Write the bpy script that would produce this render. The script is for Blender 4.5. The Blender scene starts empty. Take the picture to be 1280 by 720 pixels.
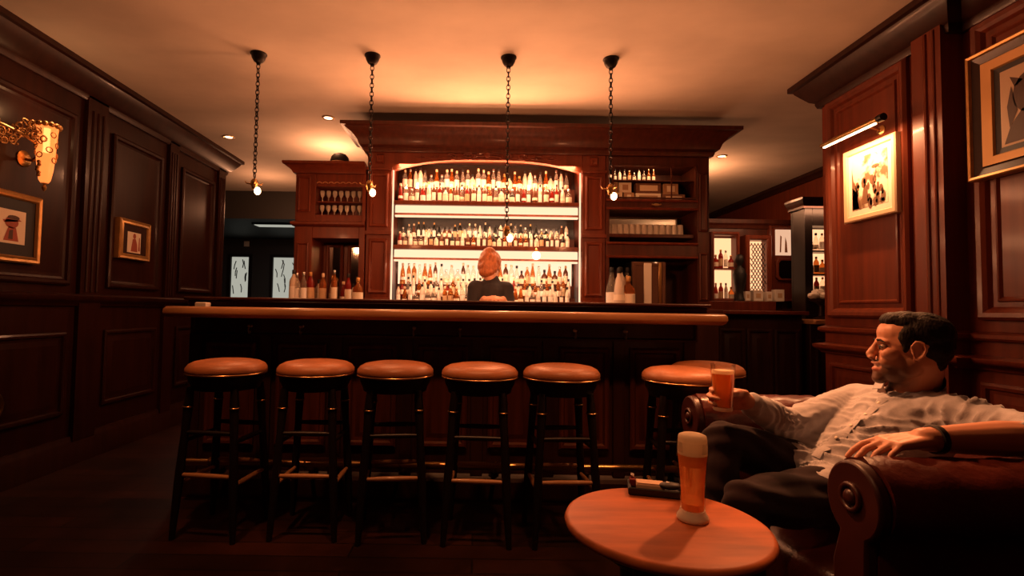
import bpy, bmesh, math, random
from mathutils import Vector, Matrix, noise
random.seed(11)
SC = bpy.context.scene
COL = SC.collection
PI = math.pi
V = Vector

# ---------------------------------------------------------------- mesh builder
class MB:
    def __init__(s):
        s.v = []; s.f = []; s.m = []
    def add(s, vs, fs, mi=0):
        o = len(s.v)
        s.v.extend([tuple(p) for p in vs])
        for f in fs:
            s.f.append([i + o for i in f]); s.m.append(mi)
        return s
    def box(s, x0, x1, y0, y1, z0, z1, mi=0):
        if x0 > x1: x0, x1 = x1, x0
        if y0 > y1: y0, y1 = y1, y0
        if z0 > z1: z0, z1 = z1, z0
        v = [(x0,y0,z0),(x1,y0,z0),(x1,y1,z0),(x0,y1,z0),(x0,y0,z1),(x1,y0,z1),(x1,y1,z1),(x0,y1,z1)]
        return s.add(v, [(3,2,1,0),(4,5,6,7),(0,1,5,4),(1,2,6,5),(2,3,7,6),(3,0,4,7)], mi)
    def grid(s, nu, nv, fn, cu=False, cv=False, mi=0, cap0=False, cap1=False):
        # nu rows of nv points
        vs = [fn(i, j) for i in range(nu) for j in range(nv)]
        fs = []
        for i in range(nu if cu else nu - 1):
            for j in range(nv if cv else nv - 1):
                a = i*nv + j; b = i*nv + (j+1) % nv
                c = ((i+1) % nu)*nv + (j+1) % nv; d = ((i+1) % nu)*nv + j
                fs.append((a, b, c, d))
        if cap0: fs.append(tuple(reversed(range(nv))))
        if cap1: fs.append(tuple(range((nu-1)*nv, nu*nv)))
        return s.add(vs, fs, mi)
    def lathe(s, prof, c=(0,0,0), n=24, mi=0, mat=None, cap=True):
        # profile of (radius, height) from the bottom up
        c = V(c)
        def fn(i, j):
            r, z = prof[i]; a = 2*PI*j/n
            p = V((r*math.cos(a), r*math.sin(a), z))
            if mat is not None: p = mat @ p
            return p + c
        return s.grid(len(prof), n, fn, cv=True, mi=mi, cap0=cap and prof[0][0] > 1e-6, cap1=cap and prof[-1][0] > 1e-6)
    def ell(s, c, r, n=16, m=10, mat=None, mi=0):
        if not hasattr(r, '__len__'): r = (r, r, r)
        c = V(c)
        def tr(x, y, z):
            p = V((x*r[0], y*r[1], z*r[2]))
            if mat is not None: p = mat @ p
            return p + c
        vs = [tr(0,0,-1)]
        for i in range(1, m):
            t = -PI/2 + PI*i/m
            for j in range(n):
                a = 2*PI*j/n
                vs.append(tr(math.cos(t)*math.cos(a), math.cos(t)*math.sin(a), math.sin(t)))
        vs.append(tr(0,0,1)); L = len(vs) - 1
        fs = [(0, 1+(j+1) % n, 1+j) for j in range(n)]
        for i in range(m-2):
            for j in range(n):
                a = 1+i*n+j; b = 1+i*n+(j+1) % n
                fs.append((a, b, b+n, a+n))
        o = 1+(m-2)*n
        fs += [(o+j, o+(j+1) % n, L) for j in range(n)]
        return s.add(vs, fs, mi)
    def tube(s, pts, r, n=10, mi=0, closed=False, cap=True):
        pts = [V(p) for p in pts]; N = len(pts)
        rr = r if hasattr(r, '__len__') else [r]*N
        T = []
        for i in range(N):
            if closed: t = pts[(i+1) % N] - pts[i-1]
            else: t = pts[min(i+1, N-1)] - pts[max(i-1, 0)]
            T.append(t.normalized() if t.length > 1e-9 else V((0,0,1)))
        up = V((0,0,1)) if abs(T[0].z) < .9 else V((1,0,0))
        x = T[0].cross(up).normalized(); X = []
        for i in range(N):
            x = (x - T[i]*x.dot(T[i]))
            x = x.normalized() if x.length > 1e-9 else T[i].orthogonal().normalized()
            X.append(x.copy())
        def fn(i, j):
            a = 2*PI*j/n
            return pts[i] + (X[i]*math.cos(a) + T[i].cross(X[i])*math.sin(a))*rr[i]
        return s.grid(N, n, fn, cu=closed, cv=True, mi=mi, cap0=cap and not closed, cap1=cap and not closed)
    def cone(s, p0, r0, p1, r1, n=14, mi=0, k=4):
        # round ended tapered capsule
        p0 = V(p0); p1 = V(p1); d = p1 - p0; L = d.length
        if L < 1e-6: return s.ell(p0, max(r0, r1), mi=mi)
        d /= L
        pts = []; rr = []
        for i in range(k):
            a = PI/2*(1 - i/k); pts.append(p0 - d*r0*math.sin(a)); rr.append(max(r0*math.cos(a), 1e-4))
        for i in range(5): pts.append(p0 + d*L*i/4); rr.append(r0 + (r1-r0)*i/4)
        for i in range(1, k+1):
            a = PI/2*i/k; pts.append(p1 + d*r1*math.sin(a)); rr.append(max(r1*math.cos(a), 1e-4))
        return s.tube(pts, rr, n, mi)
    def chainc(s, pts, rr, n=14):
        for i in range(len(pts)-1): s.cone(pts[i], rr[i], pts[i+1], rr[i+1], n)
        return s
    def prism(s, poly, fn, d0, d1, mi=0):
        # poly of (u,v); fn(u,v,d) gives the point
        n = len(poly)
        vs = [fn(u, v, d0) for u, v in poly] + [fn(u, v, d1) for u, v in poly]
        fs = [tuple(reversed(range(n))), tuple(range(n, 2*n))]
        fs += [(i, (i+1) % n, n+(i+1) % n, n+i) for i in range(n)]
        return s.add(vs, fs, mi)
    def loft(s, u0, u1, v0, v1, prof, fn, mi=0, cap=True, mis=None):
        # nested rectangular loops, prof of (inset, out): moulded panels and frames
        vs = []
        for ins, out in prof:
            for u, v in ((u0+ins, v0+ins), (u1-ins, v0+ins), (u1-ins, v1-ins), (u0+ins, v1-ins)):
                vs.append(fn(u, v, out))
        for i in range(len(prof)-1):
            m_ = mis[i] if mis else mi
            s.add(vs[i*4:i*4+8], [(j, (j+1) % 4, 4+(j+1) % 4, 4+j) for j in range(4)], m_)
        if cap: s.add(vs[-4:], [(0,1,2,3)], mis[-1] if mis else mi)
        return s
    def sweep(s, path, prof, closed=False, mi=0):
        # profile of (out, z) swept along an xy path; out points to the left of travel
        path = [V((p[0], p[1])) for p in path]; N = len(path); nm = []
        for i in range(N):
            def seg(a, b):
                d = (path[b]-path[a]).normalized(); return V((-d.y, d.x))
            if closed: n1 = seg(i-1, i); n2 = seg(i, (i+1) % N)
            else:
                n1 = seg(i-1, i) if i > 0 else seg(0, 1)
                n2 = seg(i, i+1) if i < N-1 else n1
            m = (n1+n2); m = m / max(1e-6, m.length); m = m / max(.2, m.dot(n1)); nm.append(m)
        def fn(i, j):
            o, z = prof[j]; p = path[i] + nm[i]*o
            return (p.x, p.y, z)
        return s.grid(N, len(prof), fn, cu=closed, cv=True, mi=mi, cap0=not closed, cap1=not closed)
    def torus(s, c, R, r, mat=None, n=20, m=8, mi=0, sx=1):
        c = V(c)
        def fn(i, j):
            a = 2*PI*i/n; b = 2*PI*j/m
            p = V(((R+r*math.cos(b))*math.cos(a)*sx, (R+r*math.cos(b))*math.sin(a), r*math.sin(b)))
            if mat is not None: p = mat @ p
            return p + c
        return s.grid(n, m, fn, cu=True, cv=True, mi=mi)
    def build(s, name, mats, parent=None, smooth=35, bevel=0, seg=2):
        me = bpy.data.meshes.new(name)
        off = None; q = parent
        while q is not None:
            if '_w' in q: off = q['_w']; break
            q = q.parent
        vs = [(v[0]-off[0], v[1]-off[1], v[2]-off[2]) for v in s.v] if off else s.v
        me.from_pydata(vs, [], s.f)
        if not isinstance(mats, (list, tuple)): mats = [mats]
        for m in mats: me.materials.append(m)
        me.polygons.foreach_set('material_index', s.m)
        bm = bmesh.new(); bm.from_mesh(me); bmesh.ops.recalc_face_normals(bm, faces=bm.faces); bm.to_mesh(me); bm.free()
        if smooth:
            me.polygons.foreach_set('use_smooth', [True]*len(me.polygons))
            if smooth < 180: me.set_sharp_from_angle(angle=math.radians(smooth))
        o = bpy.data.objects.new(name, me); COL.objects.link(o)
        if parent is not None: o.parent = parent
        if bevel:
            b = o.modifiers.new('bevel', 'BEVEL'); b.width = bevel; b.segments = seg; b.limit_method = 'ANGLE'; b.angle_limit = .6
            b.harden_normals = False
        return o

def tag(o, label, cat, group=None):
    o['label'] = label; o['category'] = cat
    if group: o['group'] = group
    return o
def thing(name, label, cat, loc=(0,0,0), group=None, world=True):
    # an Empty at the base of a thing; parts under it are given in room coordinates when world is set
    o = bpy.data.objects.new(name, None); COL.objects.link(o); o.location = loc; o.empty_display_size = .05
    if world: o['_w'] = tuple(loc)
    return tag(o, label, cat, group)
def struct(o):
    o['kind'] = 'structure'; return o
KIDS = {}
def copy_tree(o, loc=None, rz=None, label=None, group=None):
    kids = [c for c in COL.objects if c.parent == o] if o.name not in KIDS else KIDS[o.name]
    KIDS[o.name] = kids
    c = o.copy(); COL.objects.link(c)
    if loc is not None: c.location = loc
    if rz is not None: c.rotation_euler = (0, 0, rz)
    if label: c['label'] = label
    if group: c['group'] = group
    for k in kids:
        d = copy_tree(k); d.parent = c
    return c

# ---------------------------------------------------------------- materials
def hexlin(r, g, b):
    f = lambda c: (c/255/12.92) if c/255 <= .04045 else ((c/255+.055)/1.055)**2.4
    return (f(r), f(g), f(b))
def mat(name, col, rough=.5, metal=0, spec=.5, coat=0, trans=0, ior=1.45, emit=None, es=0, noise_amt=0, nscale=(6,6,6), bump=0, bscale=None, alpha=1, sheen=0, col2=None):
    m = bpy.data.materials.new(name); m.use_nodes = True
    nt = m.node_tree; b = nt.nodes['Principled BSDF']
    b.inputs['Base Color'].default_value = (*col, 1)
    b.inputs['Roughness'].default_value = rough
    b.inputs['Metallic'].default_value = metal
    b.inputs['Specular IOR Level'].default_value = spec
    b.inputs['Coat Weight'].default_value = coat
    b.inputs['Coat Roughness'].default_value = .12
    b.inputs['Transmission Weight'].default_value = trans
    b.inputs['IOR'].default_value = ior
    b.inputs['Alpha'].default_value = alpha
    if sheen: b.inputs['Sheen Weight'].default_value = sheen
    if emit:
        b.inputs['Emission Color'].default_value = (*emit, 1); b.inputs['Emission Strength'].default_value = es
    if noise_amt or bump:
        tc = nt.nodes.new('ShaderNodeTexCoord'); mp = nt.nodes.new('ShaderNodeMapping')
        mp.inputs['Scale'].default_value = nscale
        nz = nt.nodes.new('ShaderNodeTexNoise'); nz.inputs['Detail'].default_value = 5; nz.inputs['Scale'].default_value = 1
        nt.links.new(tc.outputs['Object'], mp.inputs['Vector']); nt.links.new(mp.outputs['Vector'], nz.inputs['Vector'])
        if noise_amt:
            rmp = nt.nodes.new('ShaderNodeValToRGB')
            c2 = col2 or tuple(c*(1-noise_amt) for c in col)
            rmp.color_ramp.elements[0].position = .32; rmp.color_ramp.elements[1].position = .68
            rmp.color_ramp.elements[0].color = (*c2, 1); rmp.color_ramp.elements[1].color = (*col, 1)
            nt.links.new(nz.outputs['Fac'], rmp.inputs['Fac']); nt.links.new(rmp.outputs['Color'], b.inputs['Base Color'])
        if bump:
            src = nz
            if bscale:
                mp2 = nt.nodes.new('ShaderNodeMapping'); mp2.inputs['Scale'].default_value = bscale
                src = nt.nodes.new('ShaderNodeTexNoise'); src.inputs['Scale'].default_value = 1; src.inputs['Detail'].default_value = 4
                nt.links.new(tc.outputs['Object'], mp2.inputs['Vector']); nt.links.new(mp2.outputs['Vector'], src.inputs['Vector'])
            bp = nt.nodes.new('ShaderNodeBump'); bp.inputs['Strength'].default_value = bump; bp.inputs['Distance'].default_value = .01
            nt.links.new(src.outputs['Fac'], bp.inputs['Height']); nt.links.new(bp.outputs['Normal'], b.inputs['Normal'])
    return m
M = {}
MAH = (.085, .020, .009)
M['wood'] = mat('mahogany_vertical', MAH, .42, spec=.28, coat=.06, noise_amt=.45, nscale=(26,26,1.6))
M['wood_h'] = mat('mahogany_horizontal', MAH, .42, spec=.28, coat=.06, noise_amt=.45, nscale=(1.6,26,26))
M['wood_y'] = mat('mahogany_lengthwise', MAH, .42, spec=.28, coat=.06, noise_amt=.45, nscale=(26,1.6,26))
M['wood_red'] = mat('red_mahogany', (.16, .031, .011), .40, spec=.3, coat=.14, noise_amt=.35, nscale=(26,26,1.6))
M['wood_dark'] = mat('dark_stained_oak', (.036, .0105, .006), .42, spec=.3, coat=.06, noise_amt=.4, nscale=(22,22,2))
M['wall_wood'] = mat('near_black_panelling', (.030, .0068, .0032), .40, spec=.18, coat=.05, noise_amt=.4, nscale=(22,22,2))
M['wood_black'] = mat('ebonised_wood', (.012, .007, .006), .4)
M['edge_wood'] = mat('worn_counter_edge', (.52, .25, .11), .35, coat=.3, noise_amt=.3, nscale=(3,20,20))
M['table_wood'] = mat('table_top_wood', (.56, .150, .045), .5, spec=.2, noise_amt=.35, nscale=(5,24,10), bump=.05)
M['brass'] = mat('brass', (.62, .38, .15), .28, metal=1)
M['gold'] = mat('gilt', (.55, .30, .10), .4, metal=.55, noise_amt=.25, nscale=(20,20,20))
M['black_metal'] = mat('black_iron', (.015, .012, .011), .42, metal=.6)
M['chrome'] = mat('steel', (.6, .58, .55), .3, metal=1)
M['black'] = mat('matte_black', (.008, .006, .006), .55)
M['tan_leather'] = mat('tan_leather', (.43, .155, .06), .42, noise_amt=.25, nscale=(14,14,14), bump=.12, bscale=(120,120,120))
M['ox_leather'] = mat('oxblood_leather', (.085, .014, .008), .32, coat=.1, noise_amt=.4, nscale=(9,9,9), bump=.15, bscale=(90,90,90))
M['shaded_arm_leather'] = mat('shaded_oxblood_leather', (.040, .008, .006), .38, noise_amt=.3, nscale=(9,9,9))  # oxblood leather darkened: shade on the arm fronts put into the colour
M['white_card'] = mat('white_card', (.75, .68, .58), .6)
M['glass'] = mat('clear_glass', (1,1,1), .02, trans=1, ior=1.45)
M['mirror'] = mat('mirror', (.55, .5, .46), .06, metal=1)
def emitter(name, col, s):
    m = bpy.data.materials.new(name); m.use_nodes = True; nt = m.node_tree; nt.nodes.clear()
    e = nt.nodes.new('ShaderNodeEmission'); e.inputs['Color'].default_value = (*col, 1); e.inputs['Strength'].default_value = s
    o = nt.nodes.new('ShaderNodeOutputMaterial'); nt.links.new(e.outputs[0], o.inputs[0]); return m
WARM = (1, .39, .17)
M['bulb'] = emitter('glowing_bulb', (1, .62, .34), 12)
M['strip'] = emitter('led_diffuser', (1, .60, .36), 1.5)
M['backlit'] = emitter('backlit_panel', (1, .62, .40), 1.5)
M['downlight'] = emitter('downlight_lens', (1, .55, .3), 5)
M['daylight'] = emitter('pale_daylight', (.75, .74, .62), .55)
def lamp(kind, name, loc, power, col=WARM, size=.1, size_y=None, rot=None, target=None, spot=None, blend=.6, spread=None):
    d = bpy.data.lights.new(name, kind); d.energy = power; d.color = col
    if kind == 'AREA':
        d.size = size
        if size_y: d.shape = 'RECTANGLE'; d.size_y = size_y
        if spread: d.spread = spread
    elif kind in ('POINT', 'SPOT'): d.shadow_soft_size = size
    if kind == 'SPOT': d.spot_size = spot or 1.5; d.spot_blend = blend
    o = bpy.data.objects.new(name, d); COL.objects.link(o); o.location = loc
    if target is not None: o.rotation_euler = (V(target) - V(loc)).to_track_quat('-Z', 'Y').to_euler()
    elif rot: o.rotation_euler = rot
    return o
# ================================================================ camera
cam = bpy.data.cameras.new('camera'); cam.lens = 18; cam.sensor_width = 36; cam.shift_x = 45/1280
co = bpy.data.objects.new('camera', cam); COL.objects.link(co); co.location = (0, 0, 1.11)
co.rotation_euler = (Matrix.Rotation(PI/2 + math.radians(2.5), 3, 'X') @ Matrix.Rotation(math.radians(.86), 3, 'Z')).to_euler()
cam.clip_start = .02; SC.camera = co

# ================================================================ room shell
ZC = 2.755; XL = -2.8; XR = 2.40; XRR = 2.47
# floor of dark boards
def floor_mat():
    m = bpy.data.materials.new('dark_floor_boards'); m.use_nodes = True; nt = m.node_tree; b = nt.nodes['Principled BSDF']
    tc = nt.nodes.new('ShaderNodeTexCoord'); mp = nt.nodes.new('ShaderNodeMapping'); mp.inputs['Scale'].default_value = (1,1,1)
    br = nt.nodes.new('ShaderNodeTexBrick'); br.offset = .37
    br.inputs['Color1'].default_value = (.022,.007,.004,1); br.inputs['Color2'].default_value = (.05,.014,.007,1); br.inputs['Mortar'].default_value = (.006,.003,.002,1)
    br.inputs['Scale'].default_value = 1; br.inputs['Brick Width'].default_value = 1.5; br.inputs['Row Height'].default_value = .13; br.inputs['Mortar Size'].default_value = .004
    nz = nt.nodes.new('ShaderNodeTexNoise'); nz.inputs['Scale'].default_value = 3; nz.inputs['Detail'].default_value = 6
    mx = nt.nodes.new('ShaderNodeMix'); mx.data_type = 'RGBA'; mx.blend_type = 'MULTIPLY'; mx.inputs['Factor'].default_value = .8
    nt.links.new(tc.outputs['Object'], mp.inputs[0]); nt.links.new(mp.outputs[0], br.inputs['Vector']); nt.links.new(mp.outputs[0], nz.inputs['Vector'])
    rp = nt.nodes.new('ShaderNodeValToRGB'); rp.color_ramp.elements[0].color = (.35,.35,.35,1); rp.color_ramp.elements[0].position = .35; rp.color_ramp.elements[1].position = .65
    nt.links.new(nz.outputs['Fac'], rp.inputs[0]); nt.links.new(br.outputs['Color'], mx.inputs[6]); nt.links.new(rp.outputs[0], mx.inputs[7])
    nt.links.new(mx.outputs[2], b.inputs['Base Color']); b.inputs['Roughness'].default_value = .45; b.inputs['Specular IOR Level'].default_value = .2
    return m
struct(MB().box(-5.6, 6.2, -1.7, 11.2, -.12, 0).build('floor', floor_mat(), smooth=0))
ceil_m = mat('aged_ceiling_plaster', (.70, .60, .50), .85, noise_amt=.28, nscale=(1.1,1.6,1), bump=.25, bscale=(2.2,3.4,1))
struct(MB().box(-5.6, 6.2, -1.7, 11.2, ZC, ZC+.12).build('ceiling', ceil_m, smooth=0))
# left wall with moulded panels
LW = lambda u, v, o: (XL+o, u, v)
YE = 5.6
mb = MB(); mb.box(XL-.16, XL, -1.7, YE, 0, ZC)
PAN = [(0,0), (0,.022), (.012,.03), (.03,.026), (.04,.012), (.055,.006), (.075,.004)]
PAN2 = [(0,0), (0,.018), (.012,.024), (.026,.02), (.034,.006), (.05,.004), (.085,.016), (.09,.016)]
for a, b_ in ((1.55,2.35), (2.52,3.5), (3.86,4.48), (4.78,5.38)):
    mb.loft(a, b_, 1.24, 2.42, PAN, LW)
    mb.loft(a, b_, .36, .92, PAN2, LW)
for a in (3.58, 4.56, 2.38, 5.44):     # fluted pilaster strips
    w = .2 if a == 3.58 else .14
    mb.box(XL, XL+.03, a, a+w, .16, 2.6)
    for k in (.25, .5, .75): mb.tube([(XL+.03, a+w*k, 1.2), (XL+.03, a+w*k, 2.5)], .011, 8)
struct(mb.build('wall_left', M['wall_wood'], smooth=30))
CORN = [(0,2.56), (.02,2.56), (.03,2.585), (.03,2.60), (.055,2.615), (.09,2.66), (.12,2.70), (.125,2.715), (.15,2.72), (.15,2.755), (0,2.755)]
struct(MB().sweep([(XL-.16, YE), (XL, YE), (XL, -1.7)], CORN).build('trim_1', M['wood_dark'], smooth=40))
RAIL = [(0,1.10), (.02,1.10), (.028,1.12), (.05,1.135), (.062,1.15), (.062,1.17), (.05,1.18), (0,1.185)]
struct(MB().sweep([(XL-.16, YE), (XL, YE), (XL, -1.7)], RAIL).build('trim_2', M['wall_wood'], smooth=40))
struct(MB().sweep([(XL-.16, YE), (XL, YE), (XL, -1.7)], [(0,0), (.03,0), (.03,.15), (.02,.17), (.012,.2), (0,.2)]).build('baseboard_left', M['wood_dark'], smooth=40))

# right wall: projecting pier, pilaster, then a recessed panel towards the camera
RW = lambda u, v, o: (XR-o, u, v)
RW2 = lambda u, v, o: (XRR-o, u, v)
mb = MB(); mb.box(XR, XR+.4, 2.56, 3.52, 0, ZC); mb.box(XRR, XRR+.33, -1.7, 2.6, 0, ZC)
PANB = [(0,0), (0,.02), (.014,.034), (.034,.03), (.05,.02), (.062,.004), (.085,.002), (.09,.012), (.1,.014), (.11,.004)]
mb.loft(2.80, 3.46, 1.10, 2.56, PANB, RW)
mb.loft(2.80, 3.46, .30, .80, PAN2, RW)
mb.loft(1.42, 2.50, 1.10, 2.56, PANB, RW2); mb.loft(1.42, 2.50, .30, .80, PAN2, RW2)
mb.loft(.2, 1.3, 1.10, 2.56, PANB, RW2)
mb.box(XR-.045, XR, 2.56, 2.735, 0, 2.62)
mb.tube([(XR-.045, 2.65, .2), (XR-.045, 2.65, 2.6)], .012, 8); mb.tube([(XR-.045, 2.60, .2), (XR-.045, 2.60, 2.6)], .008, 8)
struct(mb.build('wall_right', M['wood_red'], smooth=30))
path = [(XRR, -1.7), (XRR, 2.56), (XR, 2.56), (XR, 3.52), (XR+.4, 3.52)]
struct(MB().sweep(path, CORN).build('trim_3', M['wood_dark'], smooth=40))
struct(MB().sweep(path, [(0,.86), (.018,.86), (.026,.875), (.045,.885), (.055,.90), (.055,.915), (0,.93)]).build('trim_4', M['wood_red'], smooth=40))
struct(MB().sweep(path, [(0,1.0), (.02,1.0), (.032,1.012), (.032,1.03), (0,1.045)]).build('trim_5', M['wood_red'], smooth=40))
struct(MB().sweep(path, [(0,0), (.03,0), (.03,.15), (.02,.17), (.012,.2), (0,.2)]).build('baseboard_right', M['wood_dark'], smooth=40))
struct(MB().box(-5.6, 6.2, -1.86, -1.7, 0, ZC).build('wall_back', M['wood_dark'], smooth=0))

# ---- left passage and the room behind it
dk = mat('dark_painted_wall', (.03,.026,.024), .6)
mb = MB(); mb.box(-5.6, -1.2, 7.2, 7.36, 2.36, ZC); mb.box(-2.1, -1.0, 7.2, 7.36, 0, 2.36); mb.box(-5.6, -4.6, 7.2, 7.36, 0, 2.36)
struct(mb.build('wall_passage', dk, smooth=0))
struct(MB().box(-5.76, -5.6, -1.7, 11.2, 0, ZC).build('wall_far_left', dk, smooth=0))
struct(MB().box(-5.6, 6.2, 9.8, 9.96, 0, ZC).build('wall_front', dk, smooth=0))
struct(MB().box(-5.6, -1.0, 7.36, 9.8, 2.42, 2.46).build('trim_6', dk, smooth=0))     # lowered ceiling of the far room
for k, (x0, x1) in enumerate(((-4.68,-4.36), (-3.88,-3.42))):
    mb = MB(); mb.loft(x0-.06, x1+.06, .9, 2.12, [(0,0), (0,.05), (.05,.05), (.06,.02)], lambda u, v, o: (u, 9.8-o, v), cap=False)
    w = struct(mb.build('window_%d' % (k+1), M['wood_black'], smooth=0))
    MB().box(x0, x1, 9.775, 9.782, .95, 2.07).build('pane', M['daylight'], w, smooth=0)
    m2 = MB()
    random.seed(k+3)
    for q in range(9):      # dark leaf tracery on the frosted panes
        cx = x0+random.uniform(.04, x1-x0-.04); cz = random.uniform(1.45, 2.0)
        m2.tube([(cx+random.uniform(-.05,.05)*t, 9.765, cz+.16*t-.1) for t in (0,.5,1)], .009, 5)
    m2.build('leading', M['black_metal'], w)
r_ = thing('dining_table', 'pale cloth covered table in the far room behind the left passage', 'table', (-4.1, 9.0, 0))
MB().box(-4.35, -3.75, 8.75, 9.25, 1.05, 1.09).build('tabletop', M['white_card'], r_, bevel=.01)
mb = MB(); mb.loft(-4.36, -3.74, 8.74, 9.26, [(0,1.095), (-.01,1.06), (-.012,.75), (-.03,.62)], lambda u, v, o: (u, v, o)); mb.build('cloth', M['white_card'], r_)
for sx in (-4.3,-3.8):
    for sy in (8.8,9.2): MB().box(sx-.02, sx+.02, sy-.02, sy+.02, 0, 1.05).build('leg', M['wood_black'], r_)
r_ = thing('ceiling_light_panel', 'white rectangular light panel on low ceiling of far left room', 'ceiling light', (-3.2, 8.0, 2.40))
MB().box(-3.5, -2.4, 7.9, 8.15, 2.395, 2.42).build('frame', M['black_metal'], r_, bevel=.004)
MB().box(-3.47, -2.43, 7.93, 8.12, 2.388, 2.396).build('diffuser', M['daylight'], r_, smooth=0)
r_ = thing('switch_plate', 'small pale square plate on dark wall beyond the left passage', 'switch', (-4.4, 9.79, 2.35))
MB().loft(-4.47, -4.37, 2.27, 2.37, [(0,0), (0,.008), (.006,.012), (.03,.012), (.032,.018), (.036,.018)], lambda u, v, o: (u, 9.8-o, v)).build('plate', M['white_card'], r_)

# ---- right room: lowered timber canopy over a second bar, its back wall
struct(MB().box(3.85, 4.0, 3.9, 9.8, 0, ZC).build('wall_side', M['wood_red'], smooth=0))
struct(MB().sweep([(3.85, 3.9), (3.85, 9.8)], [(0,2.66), (.02,2.665), (.03,2.70), (.05,2.715), (.05,2.754), (0,2.754)]).build('trim_7', M['wood_dark'], smooth=40))
struct(MB().box(2.8, 6.2, 3.52, 3.66, 0, ZC).build('wall_pier_return', M['wood_dark'], smooth=0))
mb = MB(); mb.box(2.26, 3.42, 5.30, 5.42, 0, 2.05); mb.sweep([(3.42, 5.30), (2.26, 5.30)], [(0,2.0), (.02,2.0), (.03,2.03), (.055,2.05), (.06,2.09), (0,2.09)])
struct(mb.build('wall_right_room', M['wood'], smooth=30))
struct(MB().box(6.2, 6.36, -1.7, 11.2, 0, ZC).build('wall_far_right', dk, smooth=0))
SY = 7.15
FR = lambda y: (lambda u, v, o: (u, y-o, v))
# ================================================================ bar counter
r_ = thing('bar_counter', 'long dark panelled bar counter with worn lit front edge running across the room', 'bar counter', (-.15, 3.2, 0))
XB0, XB1 = -1.68, 1.31
YF = 3.06
mb = MB(); mb.box(XB0, XB1, YF, 3.5, .12, 1.07)
mb.loft(XB0, XB1, .94, 1.07, [(0,0), (0,.03), (.012,.035), (.02,.02)], FR(YF))
for k in range(8):      # stiles between the panels
    x = XB0 + .02 + k*.419
    mb.box(x-.035, x+.035, YF-.014, YF, .14, .95)
body = mb.build('body', M['wood_dark'], r_, bevel=.003)
for k in range(7):
    x = XB0 + .02 + k*.419
    MB().loft(x+.065, x+.36, .30, .90, [(0,0), (0,.016), (.012,.026), (.026,.022), (.036,.006), (.055,.004), (.085,.016), (.09,.016)], FR(YF)).build('panel', M['wood'], r_)
MB().loft(XB0-.03, XB1+.03, YF-.03, 3.53, [(0,.0), (0,.11), (.012,.13), (.02,.14), (.03,.15)], lambda u, v, o: (u, v, o)).build('plinth', M['wood_dark'], r_)
mb = MB(); mb.box(XB0-.02, XB1+.06, 2.88, 3.56, 1.085, 1.108); mb.build('counter_top', M['wood_h'], r_, bevel=.006)
mb = MB()
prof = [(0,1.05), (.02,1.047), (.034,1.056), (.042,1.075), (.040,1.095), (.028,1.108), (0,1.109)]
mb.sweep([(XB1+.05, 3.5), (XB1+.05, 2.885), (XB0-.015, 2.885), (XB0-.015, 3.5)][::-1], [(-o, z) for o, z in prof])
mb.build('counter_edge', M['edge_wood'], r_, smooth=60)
mb = MB(); mb.box(XB0-.02, XB1+.06, 3.02, 3.16, 1.108, 1.146); mb.box(XB0-.03, XB1+.07, 2.99, 3.19, 1.146, 1.166); mb.build('service_ledge', M['wood_h'], r_, bevel=.008)
rail = MB().tube([(XB0+.05, 2.92, .235), (XB1-.05, 2.92, .235)], .021, 14).build('foot_rail', M['brass'], r_)
for k in range(6):
    x = XB0 + .2 + k*.535
    m2 = MB(); m2.tube([(x, YF-.02, .19), (x, 2.99, .19), (x, 2.93, .205), (x, 2.92, .235)], .012, 8); m2.lathe([(.03,0),(.03,.008),(.02,.016)], (x, YF-.02, .19), 12, mat=Matrix.Rotation(PI/2, 3, 'X'))
    m2.torus((x, 2.92, .235), .023, .006, Matrix.Rotation(PI/2, 3, 'Y'), 14, 6)
    m2.build('bracket', M['brass'], rail)
hk = None
for x in (-1.32, -1.02, -.36, -.09, .585, .88):
    m2 = MB(); y = YF-.036
    m2.lathe([(.011,0),(.011,.004),(.007,.008)], (x, y, 1.0), 12, mat=Matrix.Rotation(PI/2, 3, 'X'))
    m2.tube([(x, y-.006, 1.0), (x, y-.03, .995), (x, y-.04, .975), (x, y-.03, .958), (x, y-.016, .962)], .0048, 8)
    m2.ell((x, y-.016, .963), .0075); m2.ell((x, y-.035, 1.0), .008)
    m2.build('purse_hook', M['chrome'], r_)
tag(MB().loft(-1.60, -1.54, 2.92, 2.98, [(0,0), (0,.02), (.004,.024), (.03,.024)], lambda u, v, o: (u, v, 1.109+o)).build('match_box', M['white_card']),
    'small cream box lying on the left end of the bar top', 'box')

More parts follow.
